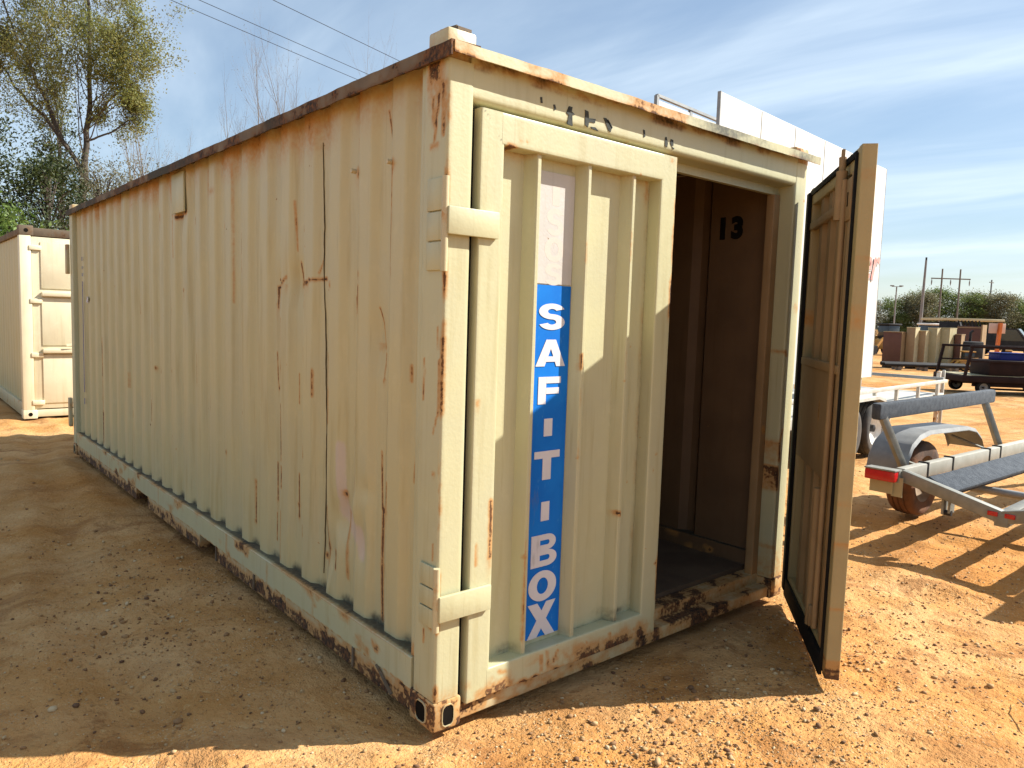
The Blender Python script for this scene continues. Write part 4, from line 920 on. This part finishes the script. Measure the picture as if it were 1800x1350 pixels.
stb('tongue', WHITE_FRAME, lambda b: (b.beam((0, .3, .48), (-1.5, 1.0, .48), .06, .1), b.beam((0, 1.7, .48), (-1.5, 1.0, .48), .06, .1)))
stb('ramp_post', POST_PAINT, lambda b: (b.box((7.08, .24, 0), (7.16, .30, .90), .004)))
stb('ramp_post', WHITE_FRAME, lambda b: (b.box((7.165, .20, .02), (7.20, .24, .92), .004)))

# ------------------------------------------------------------------ dark maroon equipment cart on the right
ct = empty('equipment_cart', (19.3, 4.9, 0), R(-44), 'dark maroon steel cart with rails and a box in the yard on the right', 'cart')
def ctb(name, mat, fn, smooth=40, parent=None):
    b = MB(); fn(b); return b.build(name, mat, parent or ct, smooth)
ctb('deck', MAROON, lambda b: b.box((-.05, -.3, .30), (3.2, 1.2, .46), .02))
ctb('deck_top', KHAKI_METAL, lambda b: b.box((.05, -.25, .463), (3.1, 1.15, .475)))
ctb('box', MAROON, lambda b: b.box((.62, -.22, .478), (1.50, .70, .86), .02))
for x in (.02, 1.58, 3.1):
    for y in (-.25, 1.15): ctb('rail_post', MAROON, lambda b: b.beam((x, y, .45), (x+.12, y, 1.16), .06, .06))
for y in (-.25, 1.15): ctb('top_rail', MAROON, lambda b: b.beam((.10, y, 1.18), (3.25, y, 1.18), .06, .06, bev=.01)); ctb('mid_rail', MAROON, lambda b: b.beam((.06, y, .82), (3.16, y, .82), .03, .04))
for x in (.50, 2.4):
    for y in (-.20, 1.10): wheel('cart', (x, y, .17), .17, .12, RUBBER, ctb, STEEL_GREY)
ctb('axle_frame', MAROON, lambda b: (b.beam((.3, -.1, .24), (3.0, -.1, .24), .08, .1), b.beam((.3, 1.0, .24), (3.0, 1.0, .24), .08, .1), b.beam((.9, .4, .10), (3.4, .4, .08), .05, .05)))
bb = empty('blue_crate', (20.05, 4.19, .862), R(-44), 'blue plastic crate lying on the dark cart box', 'crate')
MB().box((-.12, -.10, 0), (.56, .42, .165), .02).build('crate_body', BLUE_PLASTIC, bb, 40); MB().box((-.14, -.12, .165), (.58, .44, .19), .008).build('lid', BLUE_PLASTIC, bb, 40)

# ------------------------------------------------------------------ row of upright steel cabinets, far right
CAB = [(29.7, 10.62, .72, .42, 1.42, BROWN_METAL, TAN_METAL, 'brown steel cabinet at the left end of the far cabinet row'),
       (30.0, 10.24, .33, .40, 1.62, TAN_METAL, CREAM_METAL, 'second cabinet of the far row, tan with sunlit pale edge'),
       (30.35, 9.98, .30, .50, 1.50, TAN_METAL, CREAM_METAL, 'third cabinet of the far row, lower and tan'),
       (30.7, 9.70, .34, .50, 1.62, KHAKI_METAL, CREAM_METAL, 'fourth cabinet of the far row, khaki with sunlit cream edge'),
       (31.05, 9.36, .36, .70, 1.64, KHAKI_METAL, KHAKI_METAL, 'pale green khaki cabinet near the right of the far row'),
       (31.5, 9.08, .24, .40, 1.40, BROWN_METAL, TAN_METAL, 'narrow brown cabinet at the right end of the far row')]
for x, y, wy, lx, h, ma, mb_, lab in CAB:
    e = empty('steel_cabinet', (x, y, 0), 0, lab, 'cabinet', 'upright steel cabinets in the far yard')
    MB().box((.0, .0, .06), (lx, wy, h), .01).build('body', ma, e, 40)
    MB().box((-.004, -.012, .06), (lx, -.001, h)).build('front', mb_, e)  # narrow side towards the sun: sunlight put into a paler metal colour
    for q in (.03, lx-.08): MB().box((q, .02, 0), (q+.05, wy-.02, .059)).build('foot', DARK_METAL, e)
    MB().box((-.02, -.02, h+.001), (lx+.01, wy, h+.03), .005).build('top_cap', mb_, e, 40)
def long_pipe(y, x, z, L, lab):
    e = empty('steel_pipe', (x, y, 0), R(-42), lab, 'pipe', 'dark pipes lying in front of the cabinets')
    V = MB(); V.lathe([(.075, 0), (.075, L)], (0, 0, z), 'x', 12); V.lathe([(.055, 0), (.055, L)], (0, 0, z), 'x', 12); V.lathe([(.055, 0), (.075, 0)], (0, 0, z), 'x', 12); V.lathe([(.055, L), (.075, L)], (0, 0, z), 'x', 12)
    V.build('pipe', DARK_METAL, e, 60)
    for q in (.15*L, .45*L, .8*L): MB().box((q, -.12, -.02), (q+.12, .12, z-.076)).build('support_block', POLE_WOOD, e)
long_pipe(10.45, 27.9, .20, 3.3, 'dark steel pipe on wooden blocks, front one'); long_pipe(10.75, 28.3, .22, 3.2, 'dark steel pipe on blocks, nearer the cabinets')
# tall brown rack with a comb of tines on top
e = empty('tall_rack', (35.1, 9.55, 0), 0, 'tall brown steel bin with a row of dark tines along its top', 'rack')
MB().box((0, 0, 0), (.5, .95, 1.78), .01).build('body', BROWN_METAL, e, 40); MB().box((-.01, -.06, 0), (.5, -.001, 1.85)).build('sunlit_edge', TAN_METAL, e)  # tan strip paints the sunlit right edge of the brown body
for k in range(7): MB().beam((.1, .06+k*.14, 1.781), (.05, .12+k*.14, 2.02), .05, .05).build('tine', DARK_METAL, e)
MB().box((-.02, 0, 1.70), (-.001, .95, 1.74)).build('band', TAN_METAL, e)
MB().box((.1, .955, .0), (.6, 1.75, 1.95), .01).build('side_bin', DARK_METAL, e, 40)
# orange sign post
e = empty('sign_post', (37.2, 9.55, 0), R(-40), 'orange post carrying a faded pink board in the far yard', 'sign')
MB().beam((0, 0, 0), (.10, 0, 1.98), .13, .13).build('post', ORANGE, e); MB().box((-.36, .08, 1.50), (.40, .11, 1.95), .005).build('board', PINK_BOARD, e, 40); MB().box((-.2, -.2, -.02), (.2, .2, .34), .04).build('base', YELLOW_METAL, e, 40)
# open shed with pale roof
e = empty('open_shed', (59.9, 18.1, 0), R(-40), 'open sided shed with a thin pale roof behind the tall bin', 'shed')
MB().box((-2.0, -.1, 2.30), (2.3, 3.4, 2.48), .02).build('roof', CREAM_METAL, e, 40)
for x in (-1.8, 0, 2.1):
    for y in (.1, 3.2): MB().box((x-.07, y-.07, 0), (x+.07, y+.07, 2.299)).build('post', DARK_METAL, e)
MB().box((-1.9, 3.27, 0), (2.2, 3.33, 2.2)).build('back_wall', DARK_METAL, e); MB().box((-1.7, .5, 0), (.4, 2.8, 1.5), .05).build('stored_crate', DARK_METAL, e, 40)
# skid machines and vehicles in the far yard
def machine(loc, rz, s, mat, lab, cat='machine', group=None, roof=None):
    e = empty('compact_loader', loc, rz, lab, cat, group)
    def P(n, mt, fn, sm=40, parent=None):
        b = MB(); fn(b); b.v = [(x*s, y*s, z*s) for x, y, z in b.v]; return b.build(n, mt, parent or e, sm)
    P('body', mat, lambda b: b.box((-.9, -.45, .35), (.7, .45, .95), .06)); P('cab', GLASS, lambda b: b.box((-.5, -.40, .951), (.35, .40, 1.75), .05)); P('cab_roof', roof or mat, lambda b: b.box((-.6, -.45, 1.751), (.45, .45, 1.86), .03))
    for y in (-.5, .5): P('loader_arm', mat, lambda b: (b.beam((-.8, y, 1.2), (.9, y, .95), .08, .16), b.beam((.9, y, .95), (1.4, y, .35), .08, .14)))
    P('bucket', DARK_METAL, lambda b: b.prism([(1.35, .08), (1.95, .05), (1.6, .5), (1.35, .55)], 'y', -.65, .65))
    for x in (-.55, .42):
        for y in (-.55, .55): wheel('m', (x, y, .33), .33, .22, RUBBER, P, mat)
machine((31.2, 8.72, 0), R(130), .42, YELLOW_METAL, 'small yellow machine beside the narrow brown cabinet', group='small machines in the far yard')
machine((34.0, 8.2, 0), R(20), .45, YELLOW_METAL, 'small yellow machine right of the tall brown bin', group='small machines in the far yard')
machine((44.0, 17.3, 0), R(160), 1.0, YELLOW_METAL, 'yellow loader showing above the left end of the cabinets', group='loaders behind the cabinets', roof=DARK_METAL)
machine((46.5, 16.0, 0), R(60), 1.05, ORANGE, 'orange loader with pale roof showing above the middle of the cabinets', group='loaders behind the cabinets', roof=WHITE_RIM)
machine((48.0, 15.0, 0), R(200), 1.0, DARK_METAL, 'dark loader showing above the right of the cabinets', group='loaders behind the cabinets')
e = empty('generator_set', (31.9, 8.9, 0), R(-40), 'dark engine set standing between the cabinets and the tall bin', 'generator')
MB().box((-.5, 0, .2), (.6, .7, 1.15), .05).build('housing', DARK_METAL, e, 40); MB().box((-.55, -.02, .02), (.65, .72, .19), .02).build('skid', DARK_METAL, e, 40); MB().tube([(.2, .3, 1.15), (.2, .3, 1.5), (.3, .3, 1.58)], .05, 8).build('exhaust', DARK_METAL, e, 60); MB().box((-.45, -.012, .5), (.1, -.001, 1.0), .005).build('grille', DARK_METAL, e, 40); MB().box((-.6, .1, 1.16), (-.1, .6, 1.4), .03).build('tank', DARK_METAL, e, 40)
def car(loc, rz, mat, lab, tall=1.0):
    e = empty('parked_car', loc, rz, lab, 'car', 'cars parked in the far yard')
    prof = [(-2.1, .35), (-2.15, .75), (-1.9, .95), (-1.2, 1.0), (-.6, 1.45*tall), (.9, 1.48*tall), (1.6, 1.02), (2.05, .9), (2.1, .35)]
    b = MB(); b.prism(prof, 'y', -.85, .85); o = b.build('body', mat, e, 30)
    for y in (-.856, .852): MB().prism([(-1.05, 1.0), (-.55, 1.38*tall), (.85, 1.40*tall), (1.4, 1.02)], 'y', y, y+.004).build('side_window', GLASS, o)
    MB().prism([(-1.22, 1.015), (-.62, 1.445*tall), (-.64, 1.452*tall), (-1.24, 1.022)], 'y', -.75, .75).build('windscreen', GLASS, o)
    for x in (-1.35, 1.35):
        for y in (-.78, .78):
            t = MB().lathe([(0, -.1), (.2, -.1), (.32, -.1), (.33, 0), (.32, .1), (.2, .1), (0, .1)], (x, y, .33), 'y', 16).build('wheel', RUBBER, e, 60)
            MB().lathe([(.19, 0), (.15, .01), (0, .01)], (x, y+(.101 if y > 0 else -.111), .33), 'y', 12).build('rim', STEEL_GREY, t)
    for y in (-.6, .6): MB().box((-2.16, y-.15, .62), (-2.12, y+.15, .74)).build('headlight', WHITE_RIM, e)
car((80.0, 21.0, 0), R(75), CAR_WHITE, 'white car parked at the right edge of the far yard')
car((76.0, 18.6, 0), R(80), CAR_RED, 'red car parked at the right edge of the far yard')
car((83.0, 18.5, 0), R(70), CAR_BLUE, 'dark blue car parked at the far right')
car((55.8, 14.6, 0), R(100), DARK_METAL, 'tall black truck parked behind the orange sign post', 1.25)

# ------------------------------------------------------------------ poles and wires
e = empty('utility_pole', (72.9, 26.8, 0), 0, 'thick grey single pole rising over the cabinets', 'pole')
MB().tube([(0, 0, -.3), (.1, .0, 4), (.25, 0, 8.0)], [.17, .13, .09], 10).build('shaft', POLE_STEEL, e, 60); MB().tube([(.25, 0, 8.0), (.25, 0, 8.25)], .08, 8).build('cap', DARK_METAL, e, 60)
e = empty('transmission_frame', (113.4, 39.0, 0), math.atan2(-3.5, 4.13), 'two-legged wooden power pole frame with a crossarm above the trees', 'pole')
for x in (-1.25, 1.28): MB().tube([(x, 0, -.5), (x, 0, 10.1)], [.15, .10], 8).build('leg', POLE_WOOD, e, 60)
MB().beam((-2.75, 0, 8.75), (2.75, 0, 8.75), .12, .15).build('crossarm', POLE_WOOD, e)
for x in (-2.65, 0, 2.65): MB().tube([(x, 0, 8.64), (x, 0, 8.35), (x, 0, 8.1), (x, 0, 7.8)], [.03, .08, .08, .03], 6).build('insulator', POLE_STEEL, e, 60)
e = empty('yard_light', (92.2, 37.3, 0), R(-40), 'thin far lamp pole with two heads left of the grey pole', 'lamp')
MB().tube([(0, 0, -.3), (0, 0, 6.6)], [.10, .07], 6).build('shaft', POLE_STEEL, e, 60)
MB().beam((-.6, 0, 6.6), (.6, 0, 6.6), .06, .06).build('arm', POLE_STEEL, e)
for x in (-.55, .55): MB().box((x-.22, -.1, 6.63), (x+.22, .1, 6.76), .03).build('lamp_head', POLE_STEEL, e, 40)
for i, (x, y) in enumerate(((128, 38.5), (131, 32.5))):
    e = empty('utility_pole', (x, y, 0), 0, ('thin distant pole right of the two-legged frame', 'thin distant pole standing above the right end of the trees')[i], 'pole')
    MB().tube([(0, 0, -.3), (0, 0, 9.4)], [.14, .10], 6).build('shaft', POLE_STEEL, e, 60); MB().beam((-.9, 0, 9.0), (.9, 0, 9.0), .1, .12).build('crossarm', POLE_WOOD, e)
for i, (a, c) in enumerate((((5.001, 20.598), (12.528, 23.31)), ((5.581, 20.024), (12.242, 22.386)), ((7.074, 18.547), (12.479, 20.416)))):
    a = np.array(a); c = np.array(c); d = c-a; P = []
    for t in np.linspace(-6, 9, 40):
        q = a+d*t; P.append((q[0], q[1], 10+.006*(((t-.5)*np.hypot(*d))**2)*.02))
    b = MB(); b.tube(P, .009, 5)
    tag(b.build('power_wire', WIRE, None, 60), ('lowest of the three power wires crossing the sky', 'middle one of the three power wires crossing the sky', 'uppermost right of the three power wires in the sky')[i], 'wire', 'overhead power wires')

# ------------------------------------------------------------------ trees
def leaf_mesh(name, pts, size, mat, parent, r, droop=.3):
    n = len(pts); P = np.array(pts)
    d = r.normal(size=(n, 3)); d /= np.linalg.norm(d, axis=1)[:, None]
    u = np.cross(d, r.normal(size=(n, 3))); u /= np.linalg.norm(u, axis=1)[:, None]; w = np.cross(d, u)
    s = size*r.uniform(.6, 1.35, n)[:, None]
    V = np.stack([P-u*s, P+w*s*.45+d*s*.12, P+u*s, P-w*s*.45+d*s*.12], 1).reshape(-1, 3)
    F = np.arange(4*n).reshape(-1, 4); me = bpy.data.meshes.new(name)
    me.vertices.add(4*n); me.vertices.foreach_set('co', V.ravel()); me.loops.add(4*n); me.loops.foreach_set('vertex_index', F.ravel()); me.polygons.add(n)
    me.polygons.foreach_set('loop_start', np.arange(n)*4); me.polygons.foreach_set('loop_total', np.full(n, 4)); me.update(); me.validate()
    me.materials.append(mat); o = bpy.data.objects.new(name, me); col.objects.link(o); o.parent = parent; return o
def unit(v): return v/np.linalg.norm(v)
def grow(r, b, p, d, L, rad, lvl, maxl, tips, up=.25, spread=.7, nkids=5, wob=.12, sides=(7, 5, 4, 3, 3)):
    n = 6 if lvl < 2 else 4; P = [p]; q = p.copy(); dd = d.copy()
    for k in range(n):
        dd = unit(dd+r.normal(0, wob, 3)+np.array([0, 0, up*.35])); q = q+dd*L/n; P.append(q.copy())
    R_ = [rad*(1-.72*k/n) for k in range(n+1)]
    b.tube([tuple(x) for x in P], R_, sides[min(lvl, 4)], cap=False)
    if lvl >= maxl:
        for k in range(1, n+1): tips.append((P[k], L))
        return
    for k in range(nkids):
        t = r.uniform(.25, 1.0) if lvl else r.uniform(.35, 1.0); i = min(int(t*n), n-1); pos = P[i]+(P[i+1]-P[i])*(t*n-i)
        side = r.normal(size=3); ax = unit(P[i+1]-P[i]); side = unit(side-ax*side.dot(ax)); a = spread*r.uniform(.7, 1.2)
        nd = unit(ax*math.cos(a)+side*math.sin(a)); grow(r, b, pos, nd, L*r.uniform(.38, .62)*(1.1-.35*t), max(rad*(1-.72*t)*.55, .004), lvl+1, maxl, tips, up, spread, nkids, wob, sides)
    grow(r, b, P[-1], dd, L*.45, rad*.28, lvl+1, maxl, tips, up, spread, max(nkids-1, 2), wob, sides)
# the big spring tree: two leaders from a low fork; local x runs to the right as seen from the yard
def big_tree():
    r = np.random.default_rng(11); e = empty('spring_tree', (4.35, 29.0, 0), R(-40.4), 'tall forked tree with sparse yellow green spring leaves on the left', 'tree')
    b = MB(); tips = []
    def leader(pts, rads, kids, klen):
        P = [np.array(q, float) for q in pts]; Q = []; RR = []
        for (a, c, ra, rc) in zip(P[:-1], P[1:], rads[:-1], rads[1:]):
            for k in range(4): Q.append(a+(c-a)*k/4+r.normal(0, .03, 3)*(1 if Q else 0)); RR.append(ra+(rc-ra)*k/4)
        Q.append(P[-1]); RR.append(rads[-1]); b.tube([tuple(q) for q in Q], RR, 8, cap=False)
        n = len(Q)
        for j in range(kids):
            t = .10+.90*(j+r.uniform(0, .9))/kids; i = min(int(t*(n-1)), n-2); pos = Q[i]; ax = unit(Q[i+1]-Q[i])
            ang = r.uniform(0, 2*math.pi); side = np.array([math.cos(ang), math.sin(ang)*.75, 0]); nd = unit(ax*.75+side*.85+np.array([0, 0, .15]))
            grow(r, b, pos, nd, klen*(1.3-.7*t)*r.uniform(.8, 1.25), max(RR[i]*.26, .012), 1, 3, tips, .22, .66, 6, .10)
    leader([(0, 0, -.3), (-.02, 0, 2.5), (0, 0, 5.2), (.05, 0, 6.4)], [.20, .18, .155, .13], 0, 0)
    leader([(.05, 0, 6.3), (.20, .1, 8.2), (.22, .2, 10.2), (.2, .2, 12.4), (.15, .1, 15.2)], [.115, .085, .065, .045, .015], 26, 2.5)
    leader([(.0, 0, 6.2), (-.7, -.2, 7.6), (-1.35, -.3, 9.2), (-2.2, -.3, 11.2), (-2.9, -.4, 13.6)], [.085, .065, .05, .03, .012], 18, 2.5)
    leader([(-.45, -.1, 7.1), (-1.5, .3, 8.2), (-2.8, .5, 9.4), (-3.6, .6, 10.8)], [.08, .06, .04, .015], 8, 1.8)
    leader([(.2, .1, 8.0), (1.0, -.3, 8.5), (1.75, -.5, 9.2), (2.3, -.5, 10.4)], [.06, .045, .03, .012], 10, 1.5)
    leader([(.15, .1, 7.4), (.8, .4, 7.8), (1.4, .6, 8.2), (1.8, .7, 8.9)], [.04, .03, .02, .010], 7, 1.0)
    b.build('trunk', BARK, e, 60)
    pts = []
    for p, L in tips:
        for k in range(5): pts.append(p+r.normal(0, .15, 3))
    leaf_mesh('crown', pts, .045, LEAF_SPRING, e, r); print('BIGTREE', len(pts), len(b.f))
    return len(pts)
big_tree()
def bare_tree(loc, h, seed, lab, lean=(0, 0), kids=7, leaves=0, spread=.5, stems=1, rad=.11):
    r = np.random.default_rng(seed); e = empty('bare_tree', loc, r.uniform(0, 6), lab, 'tree'); b = MB(); tips = []
    for s in range(stems):
        p = np.array([r.normal(0, .3)*(s > 0), r.normal(0, .3)*(s > 0), -.3]); d = unit(np.array([lean[0]+r.normal(0, .05), lean[1]+r.normal(0, .05), 1.]))
        grow(r, b, p, d, h*.72, rad, 0, 3, tips, .35, spread, kids, .05)
    b.build('trunk', BARK_PALE, e, 60)
    pts = [p+r.normal(0, .15, 3) for p, L in tips for k in range(1) if r.random() < leaves]
    if pts: leaf_mesh('crown', pts, .028, LEAF_BROWN, e, r)
bare_tree((9.7, 42.2, 0), 12.6, 5, 'slim bare tree right of the spring tree', kids=6, leaves=.15)
bare_tree((8.3, 38.5, 0), 9.5, 6, 'short twiggy bare tree between the spring tree and slim tree', kids=6, leaves=.3, stems=2)
bare_tree((11.2, 42.5, 0), 9.8, 16, 'low spreading bare tree above the far part of the container roof', kids=7, leaves=.3, stems=2, spread=.7)
bare_tree((15.0, 44.5, 0), 13.8, 8, 'thin bare tree behind the middle of the container roof', kids=5, leaves=.1)
bare_tree((17.0, 43.2, 0), 15.2, 9, 'bare twin stemmed tree showing highest behind the roof', kids=6, leaves=.2, stems=2)
bare_tree((18.3, 42.2, 0), 16.0, 10, 'bare tree beside the twin stemmed one behind the roof', kids=6, leaves=.2)
bare_tree((29.7, 52.6, 0), 21.4, 12, 'bare treetop just showing near the roof corner', kids=5, leaves=.15)
def bushy(name, loc, h, w, seed, mats, lab, nclump=60, per=160, size=.10, base=.6, group=None, bark=BARK):
    r = np.random.default_rng(seed); e = empty(name, loc, 0, lab, 'tree', group); b = MB(); pts = []
    b.tube([(0, 0, -.3), (.1, .05, h*.35), (.0, .1, h*.7), (.05, .0, h*.93)], [.05*h**.8*.5, .035*h**.8*.5, .02*h**.8*.5, .01], 7, cap=False)
    for k in range(nclump):
        z = base+(h-base)*r.random()**.85; q = (z-base)/(h-base); rr = w*.5*math.sqrt(max(.05, 1-(q-.35)**2/.48))*math.sqrt(r.random()); a = r.uniform(0, 2*math.pi)
        c = np.array([rr*math.cos(a), rr*math.sin(a), z]); b.tube([(0, 0, z*.75), tuple(c*np.array([.5, .5, .95])), tuple(c)], [.03, .02, .008], 4, cap=False)
        s = w*r.uniform(.06, .13); pts.append(c+r.normal(0, 1, (per, 3))*np.array([s, s, s*.7]))
    b.build('trunk', bark, e, 60); leaf_mesh('crown', np.concatenate(pts), size, mats, e, r); return e
bushy('evergreen_tree', (.3, 24.6, 0), 6.7, 4.4, 21, LEAF_DARK, 'dense dark evergreen above the closed container at the left edge', 150, 260, .055)
bushy('evergreen_tree', (2.75, 25.6, 0), 6.1, 3.0, 22, LEAF_DARK, 'small dark evergreen between the closed container and the spring tree', 80, 170, .055)
bushy('evergreen_tree', (4.3, 33.0, 0), 9.4, 2.8, 23, LEAF_DARK, 'narrow dark conifer behind the spring tree trunk', 60, 110, .06)
bushy('leafy_shrub', (4.7, 27.6, 0), 6.3, 3.6, 24, LEAF_BROWN, 'grey green brush around the foot of the spring tree', 110, 90, .042)
bushy('leafy_shrub', (7.0, 31.0, 0), 7.2, 4.2, 25, LEAF_BROWN, 'loose grey green shrub right of the spring tree', 80, 60, .045)
bushy('leafy_shrub', (-2.6, 26.5, 0), 6.5, 5.0, 26, LEAF_GREEN, 'green tree at the far left beyond the evergreen', 80, 140, .09)
bushy('leafy_shrub', (1.2, 22.2, 0), 3.9, 3.0, 27, LEAF_BRIGHT, 'bright green low bush behind the closed container', 50, 120, .08)
# tree line on the right: prototypes then copies
protos = [bushy('roadside_tree', (0, 0, 0), 8.0, 5.5, 40+i, mt, 'x', 64, 150, .12, .5, 'tree line beyond the far yard', BARK_PALE) for i, mt in enumerate((LEAF_GREEN, LEAF_BROWN, LEAF_BRIGHT, LEAF_BROWN, LEAF_GREEN))]
TL = [(108.5, 47.8, 6.6, 1), (111.6, 46.0, 7.0, 0), (114.5, 45.2, 7.4, 3), (113.8, 42.6, 8.0, 1), (117.8, 41.6, 8.6, 4), (119.6, 38.8, 8.3, 0), (121.5, 37.6, 7.6, 3), (122.0, 35.2, 8.2, 1), (125.3, 34.0, 7.9, 0), (126.2, 32.2, 6.2, 2), (128.8, 31.0, 5.6, 4), (131.0, 28.2, 5.4, 1), (120.0, 44.6, 8.6, 0), (124.8, 39.4, 8.4, 1), (129.8, 34.2, 6.6, 3),
      (104.0, 51.5, 7.2, 4), (100.5, 54.8, 7.4, 1), (96, 59, 7.6, 0), (133.0, 24.5, 6.0, 0), (135.5, 20.5, 6.3, 3), (123.5, 30.4, 3.6, 2), (110.5, 44.0, 4.2, 0)]
words = {0: 'mid green', 1: 'brownish', 2: 'bright green', 3: 'grey brown', 4: 'leafy green'}
def bearing(q): return math.atan2(q[0]+1.545, q[1]+2.206)
nth = ('first', 'second', 'third', 'fourth', 'fifth', 'sixth', 'seventh', 'eighth')
cnt = {}
for i, (x, y, h, k) in enumerate(sorted(TL, key=bearing)):
    o = copy_tree(protos[k]); o.location = (x, y, 0); o.rotation_euler = (0, 0, i*1.9); o.scale = (h/8, h/8, h/8*.84)
    w_ = words[k]+(' low' if h < 4.5 else ''); cnt[w_] = cnt.get(w_, 0)+1
    o['label'] = f'{nth[cnt[w_]-1]} {w_} tree from the left in the far tree line'
for p_ in protos:
    for c_ in children(p_): bpy.data.objects.remove(c_)
    bpy.data.objects.remove(p_)

# ------------------------------------------------------------------ gravel and a dry stem
def gravel():
    r = np.random.default_rng(77); bm = bmesh.new(); bmesh.ops.create_icosphere(bm, subdivisions=1, radius=1)
    base = np.array([v.co[:] for v in bm.verts]); bf = np.array([[v.index for v in f.verts] for f in bm.faces]); bm.free()
    pos = []; siz = []
    def patch(n, cx, cy, sx, sy, lo, hi, p=2.6):
        for _ in range(n):
            x, y = r.normal(cx, sx), r.normal(cy, sy)
            if 0.02 < x < W-.02 and .02 < y < Lc: continue
            pos.append((x, y)); siz.append(lo+(hi-lo)*r.random()**p)
    patch(1500, .5, -.55, .55, .30, .003, .013, 4); patch(400, 1.8, -1.0, .9, .5, .003, .012, 4); patch(700, -.45, 1.1, .5, .9, .003, .013, 4)
    patch(400, -.25, 2.4, .35, .7, .004, .016, 4); patch(260, 3.2, -.6, 1.4, .8, .003, .011, 4); patch(260, 4.5, .3, 2.5, 1.6, .004, .014, 4); patch(400, -1.2, 3.2, 1.0, 2.0, .004, .016, 4)
    patch(60, .9, -.75, .7, .35, .010, .022, 2); patch(14, 2.6, -.7, 1.2, .6, .010, .02, 2); patch(30, -.5, 1.2, .5, .8, .010, .02, 2)
    patch(4200, .7, -.70, .75, .36, .0022, .0065, 2); patch(1300, 2.6, -.75, 1.0, .6, .003, .008, 2); patch(2200, -.5, 1.2, .55, 1.0, .0025, .007, 2); patch(1500, 4.2, -.1, 1.6, 1.0, .004, .011, 2)
    patch(500, 1.95, -.45, .35, .30, .003, .014, 3)
    pos = np.array(pos); siz = np.array(siz); n = len(pos); z = ground_h(pos[:, 0], pos[:, 1])
    V = base[None]*(siz[:, None, None]*r.uniform(.6, 1.25, (n, 1, 3)))*r.uniform(.75, 1.2, (n, len(base), 1)); V[:, :, 2] *= .7
    a = r.uniform(0, 6.28, n); ca, sa = np.cos(a)[:, None], np.sin(a)[:, None]; X = V[:, :, 0]*ca-V[:, :, 1]*sa; Y = V[:, :, 0]*sa+V[:, :, 1]*ca
    V = np.stack([X+pos[:, :1], Y+pos[:, 1:], V[:, :, 2]+(z+siz*.28)[:, None]], 2).reshape(-1, 3)
    F = (bf[None]+(np.arange(n)*len(base))[:, None, None]).reshape(-1, 3)
    me = bpy.data.meshes.new('gravel'); me.vertices.add(len(V)); me.vertices.foreach_set('co', V.ravel()); me.loops.add(F.size); me.loops.foreach_set('vertex_index', F.ravel()); me.polygons.add(len(F))
    me.polygons.foreach_set('loop_start', np.arange(len(F))*3); me.polygons.foreach_set('loop_total', np.full(len(F), 3)); me.update(); me.validate()
    at = me.attributes.new('tone', 'FLOAT', 'POINT'); at.data.foreach_set('value', np.repeat(r.random(n), len(base)).astype(np.float32))
    me.materials.append(PEBBLE); o = bpy.data.objects.new('gravel', me); col.objects.link(o)
    tag(o, 'loose brown and pale pebbles scattered over the sandy ground', 'gravel', kind='stuff')
gravel()
b = MB(); P = [(1.93, -1.55, -.0), (1.90, -1.50, .03), (1.92, -1.42, .05), (2.02, -1.33, .045), (2.12, -1.29, .012)]
b.tube(P, [.004, .0035, .003, .0025, .0015], 5); b.tube([(1.93, -1.55, -.0), (1.86, -1.50, .02), (1.84, -1.45, .012)], [.003, .002, .001], 4)
tag(b.build('dry_stem', POLE_WOOD, None, 60), 'thin dry grass stem curving on the sunlit sand', 'twig')
